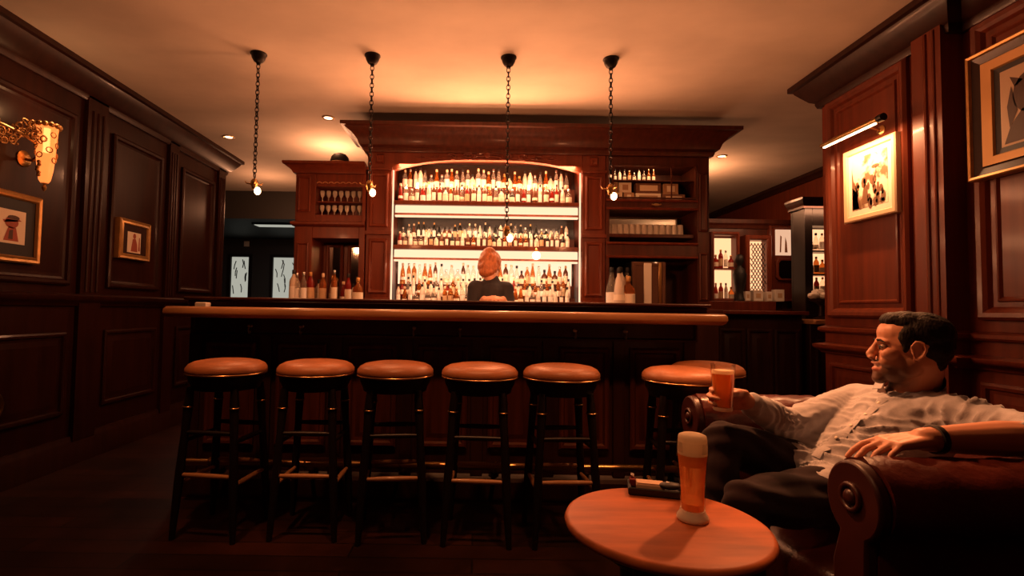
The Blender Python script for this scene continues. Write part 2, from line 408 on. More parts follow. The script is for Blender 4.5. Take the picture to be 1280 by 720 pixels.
# ================================================================ back bar: central shelving unit
YB = 4.30; YBK = 4.66
cb = thing('back_bar_cabinet', 'tall carved mahogany back bar with arched niche of lit bottle shelves', 'cabinet', (.08, 4.5, 0))
mb = MB(); mb.box(-.94, 1.09, YB-.16, YBK+.06, 0, 1.10); mb.build('base_cupboard', M['wood_dark'], cb, bevel=.004)
MB().box(-.98, 1.12, YB-.22, YBK+.06, 1.10, 1.145).build('work_top', M['wood_h'], cb, bevel=.006)
MB().box(-.73, .885, YBK, YBK+.04, 1.145, 2.45).build('back_board', mat('dark_mirror_back', (.03,.018,.012), .16, spec=.6), cb, smooth=0)
MB().box(-.71, .865, YBK-.02, YBK-.001, 1.15, 1.60).build('backlit_panel', M['backlit'], cb, smooth=0)
for x0, x1 in ((-.935,-.728), (.888,1.085)):      # columns beside the niche
    xm = (x0+x1)/2; c = MB(); c.box(x0, x1, YB, YBK+.04, 1.145, 2.47)
    c.loft(x0+.025, x1-.025, 1.80, 2.26, [(0,0), (0,.012), (.01,.02), (.022,.016), (.03,.003), (.05,.003)], FR(YB))
    c.loft(x0+.025, x1-.025, 1.24, 1.70, [(0,0), (0,.012), (.01,.02), (.022,.016), (.03,.003), (.05,.003)], FR(YB))
    c.box(x0-.008, x1+.008, YB-.025, YB, 1.735, 1.765); c.box(x0-.01, x1+.01, YB-.03, YB, 1.145, 1.2)
    c.box(x0-.008, x1+.008, YB-.025, YB, 2.285, 2.305)
    col = c.build('column', M['wood_red'], cb, bevel=.003)
    MB().loft(xm-.035, xm+.035, 2.345, 2.42, [(0,0), (0,.012), (.012,.026), (.03,.018), (.034,.012)], FR(YB)).build('carved_block', M['wood_red'], col)
# frieze with a shallow arch cut out below it
arc = []
for i in range(17):
    t = i/16; x = .885 - t*(.885+.73); e = abs(2*t-1); arc.append((x, 2.385 - .10*e**3))
poly = [(-.73, 2.47), (.885, 2.47)] + arc
MB().prism(poly, lambda u, v, d: (u, d, v), YB-.005, YB+.05).build('frieze', M['wood_red'], cb, smooth=20)
c = MB()      # carved scrolls on the frieze
def spiral(cx, cz, s, fl, turns=1.6, r0=.045):
    pts = []
    for i in range(26):
        t = i/25; a = turns*2*PI*t; r = r0*(1-.85*t)*s
        pts.append((cx + fl*r*math.cos(a), YB-.012, cz + r*math.sin(a)*.62))
    return pts
for fl in (-1, 1):
    for k, (dx, s) in enumerate(((.16,1), (.30,.9), (.43,.75), (.54,.6))):
        c.tube(spiral(.08+fl*dx, 2.419-.006*k, s, fl), [.009*s*(1-.5*i/25) for i in range(26)], 6)
        c.tube([(.08+fl*(dx-.06), YB-.008, 2.40), (.08+fl*dx, YB-.01, 2.388), (.08+fl*(dx+.08), YB-.008, 2.405)], [.004,.008,.003], 6)
for k in range(3): c.tube([(.08+(.11-.02*k)*math.cos(a), YB-.014, 2.405+.022*k+.012*math.sin(a*1)) for a in [PI*i/12 for i in range(13)]], .006, 6)
c.ell((.08, YB-.012, 2.43), (.03,.014,.028))
c.build('carving', M['wood_red'], cb)
# main cornice over centre and right
CP = [(0,2.44), (.02,2.44), (.03,2.46), (.03,2.475), (.06,2.49), (.075,2.53), (.11,2.575), (.15,2.60), (.16,2.612), (.19,2.616), (.19,2.645), (0,2.645)]
pth = [(1.97, YBK+.06), (1.97, YB), (-.94, YB), (-.94, YBK+.06)]
c = MB(); c.sweep(pth[::-1], [(-o, z) for o, z in CP]); c.box(-.938, 1.968, YB+.002, YBK+.058, 2.442, 2.64)
c.build('cornice', M['wood'], cb, smooth=40)
# shelves, light strips
SHZ = (2.035, 1.655)
for z in SHZ:
    sh = MB().box(-.728, .888, YB+.01, YBK, z-.035, z).build('shelf', M['wood_red'], cb, bevel=.003)
    MB().box(-.70, .86, YB+.03, YB+.065, z-.105, z-.038).build('light_strip', M['strip'], sh, bevel=.006)
    MB().box(-.715, .875, YB+.022, YB+.07, z-.12, z-.105).build('lip', M['wood_red'], sh, bevel=.002)
    MB().box(-.70, .86, YB+.028, YB+.06, z-.137, z-.122).build('light_strip', M['strip'], sh, bevel=.003)
for z, zz in ((1.145,.19), (1.655,.09), (2.035,.15)):
    MB().box(-.70, .86, YB+(.215 if z < 1.2 else .185), YBK-.03, z, z+zz).build('riser', M['wood'], cb, smooth=0)
for x in (-.715, .872): MB().box(x-.006, x+.006, YB+.0, YB+.02, 1.15, 2.29).build('edge_light', M['strip'], cb, bevel=.003)

# ================================================================ left cabinet
lc = thing('glass_cabinet', 'lower mahogany side cabinet at left of back bar with glasses behind a fretted opening', 'cabinet', (-1.24, 4.5, 0))
X0, X1 = -1.54, -.945
c = MB(); c.box(X0, X1, YB-.16, YBK, 0, 1.10); c.build('base_cupboard', M['wood_dark'], lc, bevel=.004)
MB().box(X0-.02, X1, YB-.2, YBK, 1.10, 1.145).build('work_top', M['wood_h'], lc, bevel=.005)
c = MB(); c.box(X0, X0+.15, YB, YBK-.02, 1.145, 1.80); c.box(X1-.05, X1, YB, YBK-.02, 1.145, 1.80); c.box(X0+.15, X1-.05, YB+.004, YBK-.02, 1.70, 1.80)
c.box(X0, X0+.17, YB, YBK-.02, 1.80, 2.25); c.box(X1-.03, X1, YB, YBK-.02, 1.80, 2.25); c.box(X0+.17, X1-.03, YB+.004, YBK-.02, 1.80, 1.90); c.box(X0+.17, X1-.03, YB+.004, YBK-.02, 2.14, 2.25)
c.box(X0, X1, YBK-.02, YBK, 1.145, 2.25)
c.loft(X0+.025, X0+.125, 1.22, 1.66, [(0,0), (0,.01), (.01,.016), (.02,.004), (.03,.004)], FR(YB)); c.loft(X0+.02, X0+.13, 1.92, 2.22, [(0,0), (0,.01), (.01,.016), (.02,.004), (.03,.004)], FR(YB))
c.build('carcass', M['wood_red'], lc, bevel=.003)
c = MB(); c.sweep([(X0, YBK), (X0, YB), (X1, YB)], [(-o, z) for o, z in [(0,2.25), (.02,2.25), (.03,2.27), (.06,2.30), (.075,2.31), (.09,2.315), (.09,2.335), (0,2.335)]]); c.box(X0+.002, X1, YB+.002, YBK, 2.25, 2.330); c.build('cornice', M['wood_red'], lc, smooth=40)
c = MB(); c.sweep([(X0, YBK), (X0, YB), (X1, YB)], [(-o, z) for o, z in [(0,1.795), (.015,1.80), (.03,1.815), (.03,1.835), (0,1.845)]]); c.build('ledge', M['wood_red'], lc, smooth=40)
MB().box(X0+.17, X1-.03, YB+.05, YBK-.03, 2.015, 2.025).build('shelf', M['wood_red'], lc)
c = MB()
for k in range(7): c.tube([(X0+.2+.05*k+.02*math.cos(a), YB-.006, 2.165+.012*math.sin(a)) for a in [PI*i/6 for i in range(7)]], .004, 5)
c.build('fretwork', M['edge_wood'], lc)
for xa, xb in ((X0+.18, X0+.335), (X0+.375, X1-.06)):      # twin mirrored doors in the open niche
    d_ = MB(); d_.loft(xa, xb, 1.16, 1.69, [(0,0), (0,.02), (.008,.026), (.022,.022), (.03,.006)], FR(YBK-.03), cap=False); dd = d_.build('door', M['wood_red'], lc)
    MB().box(xa+.026, xb-.026, YBK-.036, YBK-.031, 1.186, 1.664).build('pane', M['mirror'], dd, smooth=0)
# two hats on top
def hat(name, label, loc, s, tilt, m):
    h = thing(name, label, 'hat', loc)
    mt = Matrix.Rotation(tilt, 3, 'Y')
    MB().lathe([(.078*s,0),(.082*s,.02*s),(.082*s,.05*s),(.074*s,.085*s),(.055*s,.108*s),(.028*s,.118*s),(.001,.12*s)], loc, 24, mat=mt).build('crown', m, h, smooth=60)
    MB().lathe([(.07*s,0),(.128*s,.004*s),(.136*s,.014*s),(.134*s,.017*s),(.126*s,.010*s),(.078*s,.008*s)], loc, 24, mat=mt, cap=False).build('brim', m, h, smooth=60)
    MB().lathe([(.083*s,.008*s),(.0855*s,.012*s),(.0855*s,.034*s),(.083*s,.038*s)], loc, 24, mat=mt, cap=False).build('hat_band', M['edge_wood'], h, smooth=60)
hat('bowler_hat', 'dark round bowler hat with paler band on top of left side cabinet', (-1.20, YB+.10, 2.335), 1.0, 0, M['black'])
hat('felt_hat', 'smaller brown felt hat lying left of dark bowler on side cabinet', (-1.40, YB+.2, 2.335), .62, 0, M['wood'])

# ================================================================ right cabinet
rc = thing('display_cabinet', 'tall dark side cabinet at right of back bar with glazed case and open shelves', 'cabinet', (1.53, 4.5, 0))
X0, X1 = 1.09, 1.965
c = MB(); c.box(X0, X1, YB-.16, YBK, 0, 1.10); c.build('base_cupboard', M['wood_dark'], rc, bevel=.004)
MB().box(X0, X1+.02, YB-.2, YBK, 1.10, 1.145).build('work_top', M['wood_h'], rc, bevel=.005)
c = MB(); c.box(X0, X0+.03, YB, YBK-.02, 1.145, 2.44); c.box(X1-.10, X1, YB, YBK-.02, 1.145, 2.44); c.box(X0, X1, YBK-.02, YBK, 1.145, 2.44)
for z0, z1, dy in ((2.37,2.44,.004), (1.985,2.07,.004), (1.57,1.70,.004), (1.755,1.785,.06)): c.box(X0+.03, X1-.10, YB+dy, YBK-.02, z0, z1)
c.loft(X1-.09, X1-.015, 1.22, 1.62, [(0,0), (0,.01), (.01,.016), (.02,.004), (.025,.004)], FR(YB)); c.loft(X1-.09, X1-.015, 1.8, 2.3, [(0,0), (0,.01), (.01,.016), (.02,.004), (.025,.004)], FR(YB))
c.build('carcass', M['wood'], rc, bevel=.003)
c = MB()
for z in (1.99, 2.06, 1.695, 1.58): c.tube([(X0, YB-.005, z), (X1-.1, YB-.005, z)], .012, 8)
c.build('bead_moulding', M['wood_red'], rc)
c = MB(); c.loft(X0+.05, X1-.11, 2.075, 2.365, [(0,0), (0,.015), (.012,.015), (.014,0)], FR(YB-.0), cap=False); c.build('case_frame', M['wood'], rc)
c = MB(); c.box(X0+.55, X0+.56, YB-.004, YB+.004, 2.08, 2.36); c.build('glazing_bar', M['wood'], rc)
m2 = MB(); m2.ell((X0+.42, YB-.02, 2.02), (.028,.008,.014)); m2.tube([(X0+.38, YB-.02, 2.026), (X0+.42, YB-.026, 2.012), (X0+.46, YB-.02, 2.026)], .006, 6); m2.build('carved_handle', M['brass'], rc)
# ================================================================ bottles and glasses
G = {}
G['clear'] = mat('clear_bottle_glass', (.95,.86,.74), .05, trans=.9, ior=1.3)
G['amber'] = mat('amber_spirit', (.55,.17,.03), .06, trans=.75, ior=1.3)
G['dark'] = mat('dark_bottle_glass', (.015,.012,.008), .08)
G['red'] = mat('red_spirit', (.28,.02,.012), .08, trans=.4, ior=1.3)
G['pale'] = mat('frosted_bottle', (.62,.52,.42), .3)
G['brown'] = mat('brown_bottle_glass', (.10,.03,.01), .08)
LAB = [mat('cream_label', (.82,.70,.54), .6), mat('tan_label', (.55,.36,.2), .6), mat('dark_label', (.05,.03,.025), .6), mat('white_label', (.85,.80,.72), .6)]
CAPS = [M['gold'], M['black'], mat('cream_cap', (.7,.5,.32), .4), M['chrome']]
SHAPES = {
 'tall':  [(.001,0),(.036,.0),(.038,.006),(.038,.185),(.033,.21),(.019,.235),(.014,.25),(.0135,.285)],
 'slim':  [(.001,0),(.028,0),(.030,.006),(.030,.19),(.026,.215),(.015,.245),(.0125,.26),(.0125,.295)],
 'squat': [(.001,0),(.043,0),(.046,.008),(.046,.115),(.041,.14),(.02,.165),(.015,.175),(.015,.215)],
 'bell':  [(.001,0),(.041,0),(.043,.008),(.036,.10),(.033,.15),(.026,.19),(.016,.22),(.014,.235),(.014,.275)],
 'sloped':[(.001,0),(.038,0),(.040,.006),(.040,.12),(.034,.17),(.022,.215),(.015,.25),(.014,.295)],
}
PROTO = []
def bottle(shape, g, lab, cap):
    pr = SHAPES[shape]; top = pr[-1][1]; rn = pr[-1][0]; r1 = pr[2][0]
    o = MB().lathe(pr, n=14).build('bottle', g, None, smooth=50)
    z0, z1 = (.035, .15) if shape not in ('squat',) else (.03, .10)
    if shape == 'bell':
        lp = [(.0408,.03),(.0372,.095)]
    elif shape == 'sloped': lp = [(r1+.001,.03),(r1+.001,.118)]
    else: lp = [(r1+.001,z0),(r1+.001,z1)]
    MB().lathe(lp, n=14, cap=False).build('label', lab, o)
    MB().lathe([(rn+.0015,top-.028),(rn+.003,top-.024),(rn+.003,top+.006),(rn+.001,top+.01),(.001,top+.01)], n=10).build('cap', cap, o, smooth=40)
    return o
rb = random.Random(5)
for sh in SHAPES:
    for g in ('clear','amber','dark','pale','red','brown'):
        PROTO.append((sh, g, rb.choice((LAB[0], LAB[0], LAB[3], LAB[3], LAB[3], LAB[1])), rb.choice(CAPS)))
_made = {}
def put_bottle(x, y, z, s, label, group, kinds=None):
    pool = [i for i, p in enumerate(PROTO) if kinds is None or p[1] in kinds]
    i = rb.choice(pool)
    if i not in _made: _made[i] = o = bottle(PROTO[i][0], G[PROTO[i][1]], *PROTO[i][2:])
    else: o = copy_tree(_made[i])
    o.location = (x, y, z); o.rotation_euler = (0, 0, rb.uniform(-3, 3)); o.scale = (s*rb.uniform(.93,1.05),)*2 + (s*rb.uniform(.92,1.08),)
    tag(o, label, 'bottle', group); return o
MB().box(-.70, .86, YB+.135, YB+.215, 1.145, 1.225).build('riser', M['wood'], cb, smooth=0)
rows = [(2.035, .10, .56, 'top', 'front', 31, None), (2.185, .25, .62, 'top', 'back', 32, ('clear','pale','pale','amber')),
        (1.655, .11, .44, 'middle', 'front', 33, None), (1.745, .25, .46, 'middle', 'back', 33, ('dark','clear','brown','pale')),
        (1.145, .08, .58, 'bottom', 'front', 30, ('clear','pale','pale','amber')), (1.225, .175, .56, 'bottom', 'middle', 31, ('clear','pale','amber','red')), (1.335, .275, .62, 'bottom', 'back', 31, ('clear','amber','clear','brown'))]
for z, dy, s, lv, fb, n, kinds in rows:
    for k in range(n):
        x = -.665 + (k + (.25 if fb == 'back' else .5 if fb == 'middle' else 0) + rb.uniform(-.1,.1))*(1.50/n) 
        put_bottle(x, YB+dy+rb.uniform(-.012,.012), z, s, 'small bottle in crowded %s row of %s lit shelf of back bar niche' % (fb, lv), 'bottles in %s row of %s back bar shelf' % (fb, lv), kinds)
for k, (x, y) in enumerate(((-1.46,-.1),(-1.37,-.04),(-1.33,.07),(-1.27,-.03),(-1.22,.09),(-1.17,-.05),(-1.12,.05),(-1.06,-.03),(-1.04,.08),(-.965,-.09),(-1.49,-.09),(-1.40,-.12))):
    put_bottle(x, YB+y-.03, 1.145, .72+.3*rb.random()*.8, 'bottle on work top in open niche of left side cabinet', 'bottles under the left side cabinet', ('clear','red','pale','amber'))
for k, (x, y) in enumerate(((1.13,-.04),(1.15,.06),(1.20,-.05),(1.22,.05),(1.17,-.12),(1.25,-.1),(1.28,.03),(1.12,.12))):
    put_bottle(x, YB+y, 1.145, 1.0+.2*rb.random(), 'tall bottle clustered at left side of right cabinet counter', 'bottles under the right side cabinet', ('clear','red','pale','amber'))
# stemmed glasses behind the fretted opening
gp = None
gl_m = mat('lit_glassware', (.9,.82,.7), .06, trans=.55, ior=1.35)
for zi, z in enumerate((1.902, 2.027)):
    for k in range(8):
        x = -1.345 + k*.054
        if gp is None:
            gp = MB().lathe([(.021,0),(.02,.003),(.004,.006),(.0035,.038),(.014,.05),(.021,.068),(.021,.088),(.018,.098)], n=14, cap=False).build('wine_glass', gl_m, None, smooth=60); o = gp
        else: o = copy_tree(gp)
        o.location = (x, YB+.11, z)
        tag(o, 'small stemmed glass on %s shelf of left side cabinet opening' % ('lower' if zi == 0 else 'upper'), 'glass', 'stemmed glasses on the %s shelf of the left cabinet' % ('lower' if zi == 0 else 'upper'))
# boxes and miniatures in the glazed case of the right cabinet
MB().box(1.125, 1.86, YB+.06, YBK-.03, 2.245, 2.251).build('shelf', M['wood'], rc)
pb = [mat('cream_carton', (.66,.52,.34), .6), mat('tan_carton', (.38,.22,.11), .6), mat('brown_carton', (.16,.07,.035), .6), mat('light_carton', (.72,.62,.46), .6)]
bx = [(1.14,1.255,2.07,2.15,0,'cream low carton at lower left in glazed case of right cabinet'), (1.265,1.36,2.07,2.15,1,'tan low carton second from left in bottom of glazed case'),
      (1.37,1.59,2.07,2.145,3,'wide pale carton in the middle of glazed case bottom'), (1.60,1.80,2.07,2.14,2,'brown carton at lower right of glazed case'),
      (1.145,1.215,2.15,2.24,1,'narrow tan carton stacked at upper left in glazed case'), (1.225,1.335,2.15,2.238,3,'pale square carton with dark emblem in glazed case'),
      (1.375,1.59,2.145,2.235,2,'wide brown carton stacked on the pale one in glazed case'), (1.61,1.74,2.14,2.232,1,'tan carton with pale markings at right in glazed case')]
for x0, x1, z0, z1, ci, lb in bx:
    o = MB().loft(x0, x1, z0, z1, [(.004,-.09), (0,-.086), (0,-.004), (.004,0), (.018,0), (.02,-.001)], FR(YB+.09)).build('carton', pb[ci]); tag(o, lb, 'box')
    MB().loft(x0+.03, x1-.03, z0+.02, z1-.02, [(0,.0005), (.004,.001)], FR(YB+.09)).build('printed_label', pb[(ci+2) % 4], o, smooth=0)
for k in range(10):
    put_bottle(1.15+.042*k, YB+.1, 2.251, .33, 'miniature bottle in row on glass case shelf of right cabinet', 'miniature bottles in the glazed case', ('clear','pale','amber'))
tp = None
for k in range(13):     # upturned tumblers on the open shelf
    if tp is None: tp = MB().lathe([(.026,0),(.0285,.002),(.025,.085),(.023,.09),(.001,.091)], n=14, cap=False).build('tumbler', gl_m, None, smooth=50); o = tp
    else: o = copy_tree(tp)
    o.location = (1.14+.052*k, YB+.12, 1.785)
    tag(o, 'upturned tumbler in row on open shelf of right side cabinet', 'glass', 'upturned tumblers on the right cabinet shelf')
o = thing('serving_tray', 'long steel tray leaning behind upturned tumblers on right cabinet shelf', 'tray', (1.45, YB+.22, 1.785))
MB().loft(1.12, 1.78, 1.79, 1.955, [(0,0), (0,.012), (.006,.014), (.012,.004), (.03,.002)], FR(YB+.235)).build('tray_plate', M['chrome'], o)
o = thing('bar_fridge', 'steel framed drinks cooler with pale door edge under right side cabinet', 'fridge', (1.42, YB+.2, 1.145))
MB().box(1.31, 1.60, YB+.02, YBK-.03, 1.147, 1.545).build('body', M['black_metal'], o, bevel=.006)
d_ = MB().loft(1.315, 1.595, 1.155, 1.54, [(0,0), (0,.018), (.01,.022), (.03,.02), (.034,.012)], FR(YB+.02)).build('door', mat('smoked_glass', (.12,.06,.04), .1), o)
MB().box(1.41, 1.475, YB-.008, YB+.004, 1.17, 1.53).build('handle', M['white_card'], d_, bevel=.004); MB().box(1.535, 1.56, YB-.006, YB+.004, 1.16, 1.535).build('edge_strip', M['brass'], d_, bevel=.003)
o = thing('globe_lamp', 'small bright globe lamp fixed to edge of the middle back bar shelf', 'lamp', (.50, YB-.02, 1.57))
MB().lathe([(.012,.03),(.016,.034),(.016,.05),(.008,.06)], (.50, YB-.035, 1.575), 12).build('socket', M['brass'], o)
MB().tube([(.50, YB+.012, 1.632), (.50, YB-.02, 1.64), (.50, YB-.035, 1.63)], .005, 8).build('arm', M['brass'], o)
MB().ell((.50, YB-.035, 1.575), .034, 16, 12).build('bulb', M['bulb'], o)

# ================================================================ pendant lamps
def pendant(label, x, drop, brk):
    t = thing('pendant_lamp', label, 'pendant lamp', (x, 3.26, ZC), 'chain pendants over the bar', world=False)
    MB().lathe([(.001,-.075),(.012,-.072),(.016,-.06),(.03,-.052),(.042,-.03),(.046,-.012),(.052,-.006),(.052,0)], n=20).build('canopy', M['black_metal'], t, smooth=40)
    c = MB(); z = -.085; k = 0
    while z > -drop+.07:
        mt = Matrix.Rotation(PI/2*(k % 2), 3, 'Z') @ Matrix.Rotation(PI/2, 3, 'X') @ Matrix.Diagonal((.62, 1, 1))
        c.torus((0,0,z), .0185, .0042, mt, 12, 5); z -= .0285; k += 1
    c.build('chain', M['black_metal'], t, smooth=180)
    zb = -drop
    MB().lathe([(.005,.07),(.014,.066),(.022,.05),(.024,.03),(.018,.02),(.016,.0)], (0,0,zb), 14).build('socket', M['brass'], t, smooth=40)
    c = MB()
    for a in (0, 2.1, 4.2):
        c.tube([(0,0,zb+.055), (-.02*math.cos(a),.02*math.sin(a),zb+.035), (-.05*math.cos(a),.05*math.sin(a),zb+.04), (-.062*math.cos(a),.062*math.sin(a),zb+.055)], [.004,.0055,.005,.002], 6)
    c.build('scroll_arms', brk, t)
    MB().ell((.022,0,zb-.010), (.020,.020,.025), 14, 10).build('bulb', M['bulb'], t)
    return t
pendant('chain pendant lamp hanging nearest the left wall, glowing bulb', -1.435, .89, M['brass'])
pendant('chain pendant lamp hanging before the left column of back bar', -.695, .89, M['brass'])
pendant('longest chain pendant lamp hanging down before the middle of back bar', .19, 1.17, M['black_metal'])
pendant('chain pendant lamp hanging before the right display cabinet', .855, .89, M['brass'])

# ================================================================ bar stools
def make_stool():
    t = thing('bar_stool', 'x', 'bar stool', (0,0,0), 'round bar stools along the bar', world=False)
    MB().lathe([(.001,.768),(.16,.768),(.180,.772),(.190,.782),(.192,.793),(.190,.806),(.178,.822),(.155,.834),(.11,.842),(.05,.845),(.001,.845)], n=40).build('seat', M['tan_leather'], t, smooth=60)
    MB().torus((0,0,.778), .188, .0055, n=40, m=8).build('piping', M['brass'], t, smooth=180)
    MB().lathe([(.15,.70),(.158,.702),(.162,.72),(.175,.745),(.178,.768),(.15,.768)], n=32, cap=True).build('apron', M['wood_black'], t, smooth=40)
    for sx, sy in ((1,1),(-1,1),(-1,-1),(1,-1)):
        p0 = V((sx*.115, sy*.115, .715)); p1 = V((sx*.155, sy*.155, .0))
        lg = MB().tube([p0, p0.lerp(p1,.12), p0.lerp(p1,.3), p0.lerp(p1,.62), p0.lerp(p1,.9), p1], [.017,.022,.018,.021,.016,.013], 12).build('leg', M['wood_black'], t, smooth=60)
        q = p0.lerp(p1,.13); MB().torus(q, .0225, .004, n=14, m=6).build('collar', M['brass'], lg, smooth=180)
    for z, k in ((.50, .44), (.30, .66)):
        for a in range(4):
            r = .115+(.155-.115)*(.715-z-.02*(a % 2))/.715
            c = [(r,r),(-r,r),(-r,-r),(r,-r)]; p, q = c[a], c[(a+1) % 4]; zz = z-.04*(a % 2)
            MB().tube([(p[0],p[1],zz), ((p[0]*2+q[0])/3,(p[1]*2+q[1])/3,zz), ((p[0]+q[0]*2)/3,(p[1]+q[1]*2)/3,zz), (q[0],q[1],zz)], [.009,.0125,.0125,.009], 10).build('stretcher', M['wood_black'] if z > .4 else M['edge_wood'], t, smooth=60)
    return t
st = make_stool()
for k, (x, y, lb) in enumerate(((-1.258,2.62,'round bar stool at left end of bar, nearest the panelled left wall'), (-.812,2.64,'second round bar stool along from the left wall'),
        (-.402,2.62,'third round bar stool from left wall, before left half of bar'), (.026,2.60,'fourth round bar stool, standing before the person behind bar'),
        (.437,2.60,'fifth round bar stool, beside the gap left of raised glass'), (1.03,2.56,'round bar stool just left of the raised beer glass'), (1.285,2.85,'round bar stool at right end of bar behind raised glass'))):
    o = st if k == 0 else copy_tree(st)
    o.location = (x, y, 0); o.rotation_euler = (0, 0, .06*((k*7) % 5-2)); o['label'] = lb

# ================================================================ pictures
def poly_art(parent, name, polys, fn, m):
    c = MB()
    for p in polys: c.add([fn(u, v, 0) for u, v in p], [tuple(range(len(p)))])
    return c.build(name, m, parent, smooth=0)
def oval(cu, cv, ru, rv, n=14, a0=0): return [(cu+ru*math.cos(2*PI*i/n+a0), cv+rv*math.sin(2*PI*i/n+a0)) for i in range(n)]
def sketch_mat(name, c1, c2, sc, lo=.45, hi=.6):
    m = bpy.data.materials.new(name); m.use_nodes = True; nt = m.node_tree; b = nt.nodes['Principled BSDF']
    tc = nt.nodes.new('ShaderNodeTexCoord'); nz = nt.nodes.new('ShaderNodeTexNoise'); nz.inputs['Scale'].default_value = sc; nz.inputs['Detail'].default_value = 6
    rp = nt.nodes.new('ShaderNodeValToRGB'); rp.color_ramp.elements[0].position = lo; rp.color_ramp.elements[1].position = hi
    rp.color_ramp.elements[0].color = (*c1,1); rp.color_ramp.elements[1].color = (*c2,1)
    nt.links.new(tc.outputs['Object'], nz.inputs['Vector']); nt.links.new(nz.outputs['Fac'], rp.inputs[0]); nt.links.new(rp.outputs[0], b.inputs['Base Color'])
    b.inputs['Roughness'].default_value = .5; return m
paper = mat('aged_paper', (.72,.62,.48), .6); ink = mat('sepia_ink', (.06,.025,.015), .6); redink = mat('red_brown_ink', (.30,.06,.03), .6)
def picture(name, label, u0, u1, v0, v1, prof, mis, mats, fn):
    t = thing(name, label, 'picture', fn((u0+u1)/2, v0, 0))
    MB().loft(u0, u1, v0, v1, prof, fn, cap=False, mis=mis).build('frame', mats, t, smooth=20)
    return t
# left wall, near: gilt frame, black mount
L = lambda k: (lambda u, v, o: (XL+.03+o+k, u, v))
t = picture('framed_print', 'gilt framed print with black mount at left edge of the left wall', 2.80, 3.22, 1.355, 1.775, [(0,-.026), (0,.014), (.008,.024), (.022,.02), (.034,.026), (.042,.012)], None, [M['gold']], L(0))
MB().loft(2.84, 3.18, 1.395, 1.735, [(0,0), (0,.008), (.06,.007)], L(0)).build('mount', M['black'], t, smooth=0)
MB().loft(2.905, 3.115, 1.465, 1.665, [(0,.0082), (.004,.009)], L(0)).build('print', paper, t, smooth=0)
poly_art(t, 'drawing', [oval(3.02,1.59,.045,.035), [(2.96,1.60),(3.07,1.615),(3.085,1.605),(2.97,1.585)], [(2.97,1.48),(3.07,1.48),(3.05,1.56),(3.0,1.565)]], lambda u, v, o: L(0)(u, v, .0105), redink)
poly_art(t, 'ink_strokes', [oval(3.03,1.62,.04,.014), [(3.0,1.49),(3.03,1.49),(3.03,1.55),(3.005,1.54)]], lambda u, v, o: L(0)(u, v, .0115), ink)
# left wall, far: small gilt frame
t = picture('framed_photograph', 'small gilt framed picture on left wall above the end of bar', 3.93, 4.30, 1.475, 1.79, [(0,-.026), (0,.014), (.006,.022), (.02,.018), (.036,.022), (.042,.01)], None, [M['gold']], L(0))
MB().loft(3.97, 4.26, 1.51, 1.755, [(0,0), (0,.008), (.05,.007)], L(0)).build('mount', M['wood_dark'], t, smooth=0)
MB().loft(4.03, 4.19, 1.53, 1.695, [(0,.0082), (.004,.009)], L(0)).build('print', paper, t, smooth=0)
poly_art(t, 'drawing', [oval(4.11,1.665,.018,.022), [(4.07,1.54),(4.15,1.54),(4.145,1.60),(4.125,1.645),(4.09,1.64)], [(4.16,1.55),(4.18,1.55),(4.175,1.66),(4.165,1.66)]], lambda u, v, o: L(0)(u, v, .0105), redink)
# right pier: lit picture
R1 = lambda u, v, o: (XR-.006-o, u, v)
t = picture('lit_picture', 'brightly lit cream framed sketch on the right pier under picture light', 2.835, 3.245, 1.695, 2.15, [(0,0), (0,.05), (.008,.056), (.03,.054), (.036,.046)], None, [mat('cream_frame', (.62,.46,.28), .45)], R1)
MB().loft(2.866, 3.214, 1.726, 2.119, [(0,.03), (0,.044), (.03,.044)], R1).build('mount', mat('ivory_mount', (.8,.7,.55), .6), t, smooth=0)
MB().loft(2.90, 3.18, 1.765, 2.085, [(0,.0442), (.002,.045)], R1).build('print', sketch_mat('sketch_wash', (.20,.11,.05), (.80,.68,.50), 11, .42, .52), t, smooth=0)
rr = random.Random(4); pl = []
for k in range(26):
    u = 2.93 + .22*rr.random()**1.0; v = 1.785 + .16*rr.random()**1.5; s = .006+.013*rr.random(); pl.append(oval(u, v, s, s*rr.uniform(1,2.2), 7, rr.random()))
pl += [[(3.10,1.767),(3.178,1.767),(3.178,2.03),(3.165,1.95),(3.14,1.90),(3.125,1.84)], oval(3.07,1.93,.015,.018), [(3.045,1.79),(3.10,1.79),(3.09,1.87),(3.075,1.915),(3.055,1.9)], [(3.12,1.77),(3.175,1.77),(3.175,1.91),(3.14,1.87)], oval(2.99,2.0,.03,.012), [(2.96,1.82),(2.985,1.82),(2.98,1.90),(2.965,1.9)], [(2.99,1.93),(2.996,1.93),(2.985,2.0),(2.98,2.0)]]
poly_art(t, 'drawing', pl, lambda u, v, o: R1(u, v, .046), mat('brown_ink', (.16,.075,.035), .6))
# picture light
t = thing('picture_light', 'long brass tube picture light over the cream framed sketch', 'picture light', (XR-.2, 3.0, 2.197))
MB().tube([(2.205, 2.775, 2.197), (2.205, 3.24, 2.197)], .0155, 16).build('tube', M['brass'], t, smooth=60)
MB().box(2.198, 2.212, 2.80, 3.22, 2.176, 2.1825).build('lamp_strip', M['bulb'], t, smooth=0)
MB().tube([(2.205, 2.742, 2.197), (2.205, 2.778, 2.197)], .021, 16).build('end_cap', M['black_metal'], t, smooth=60)
MB().tube([(2.205, 3.0, 2.205), (2.26, 3.0, 2.235), (2.34, 3.0, 2.23), (2.40, 3.0, 2.215)], .007, 8).build('arm', M['brass'], t)
MB().lathe([(.03,0),(.03,.008),(.02,.014)], (2.40, 3.0, 2.215), 16, mat=Matrix.Rotation(-PI/2, 3, 'Y')).build('wall_plate', M['brass'], t)
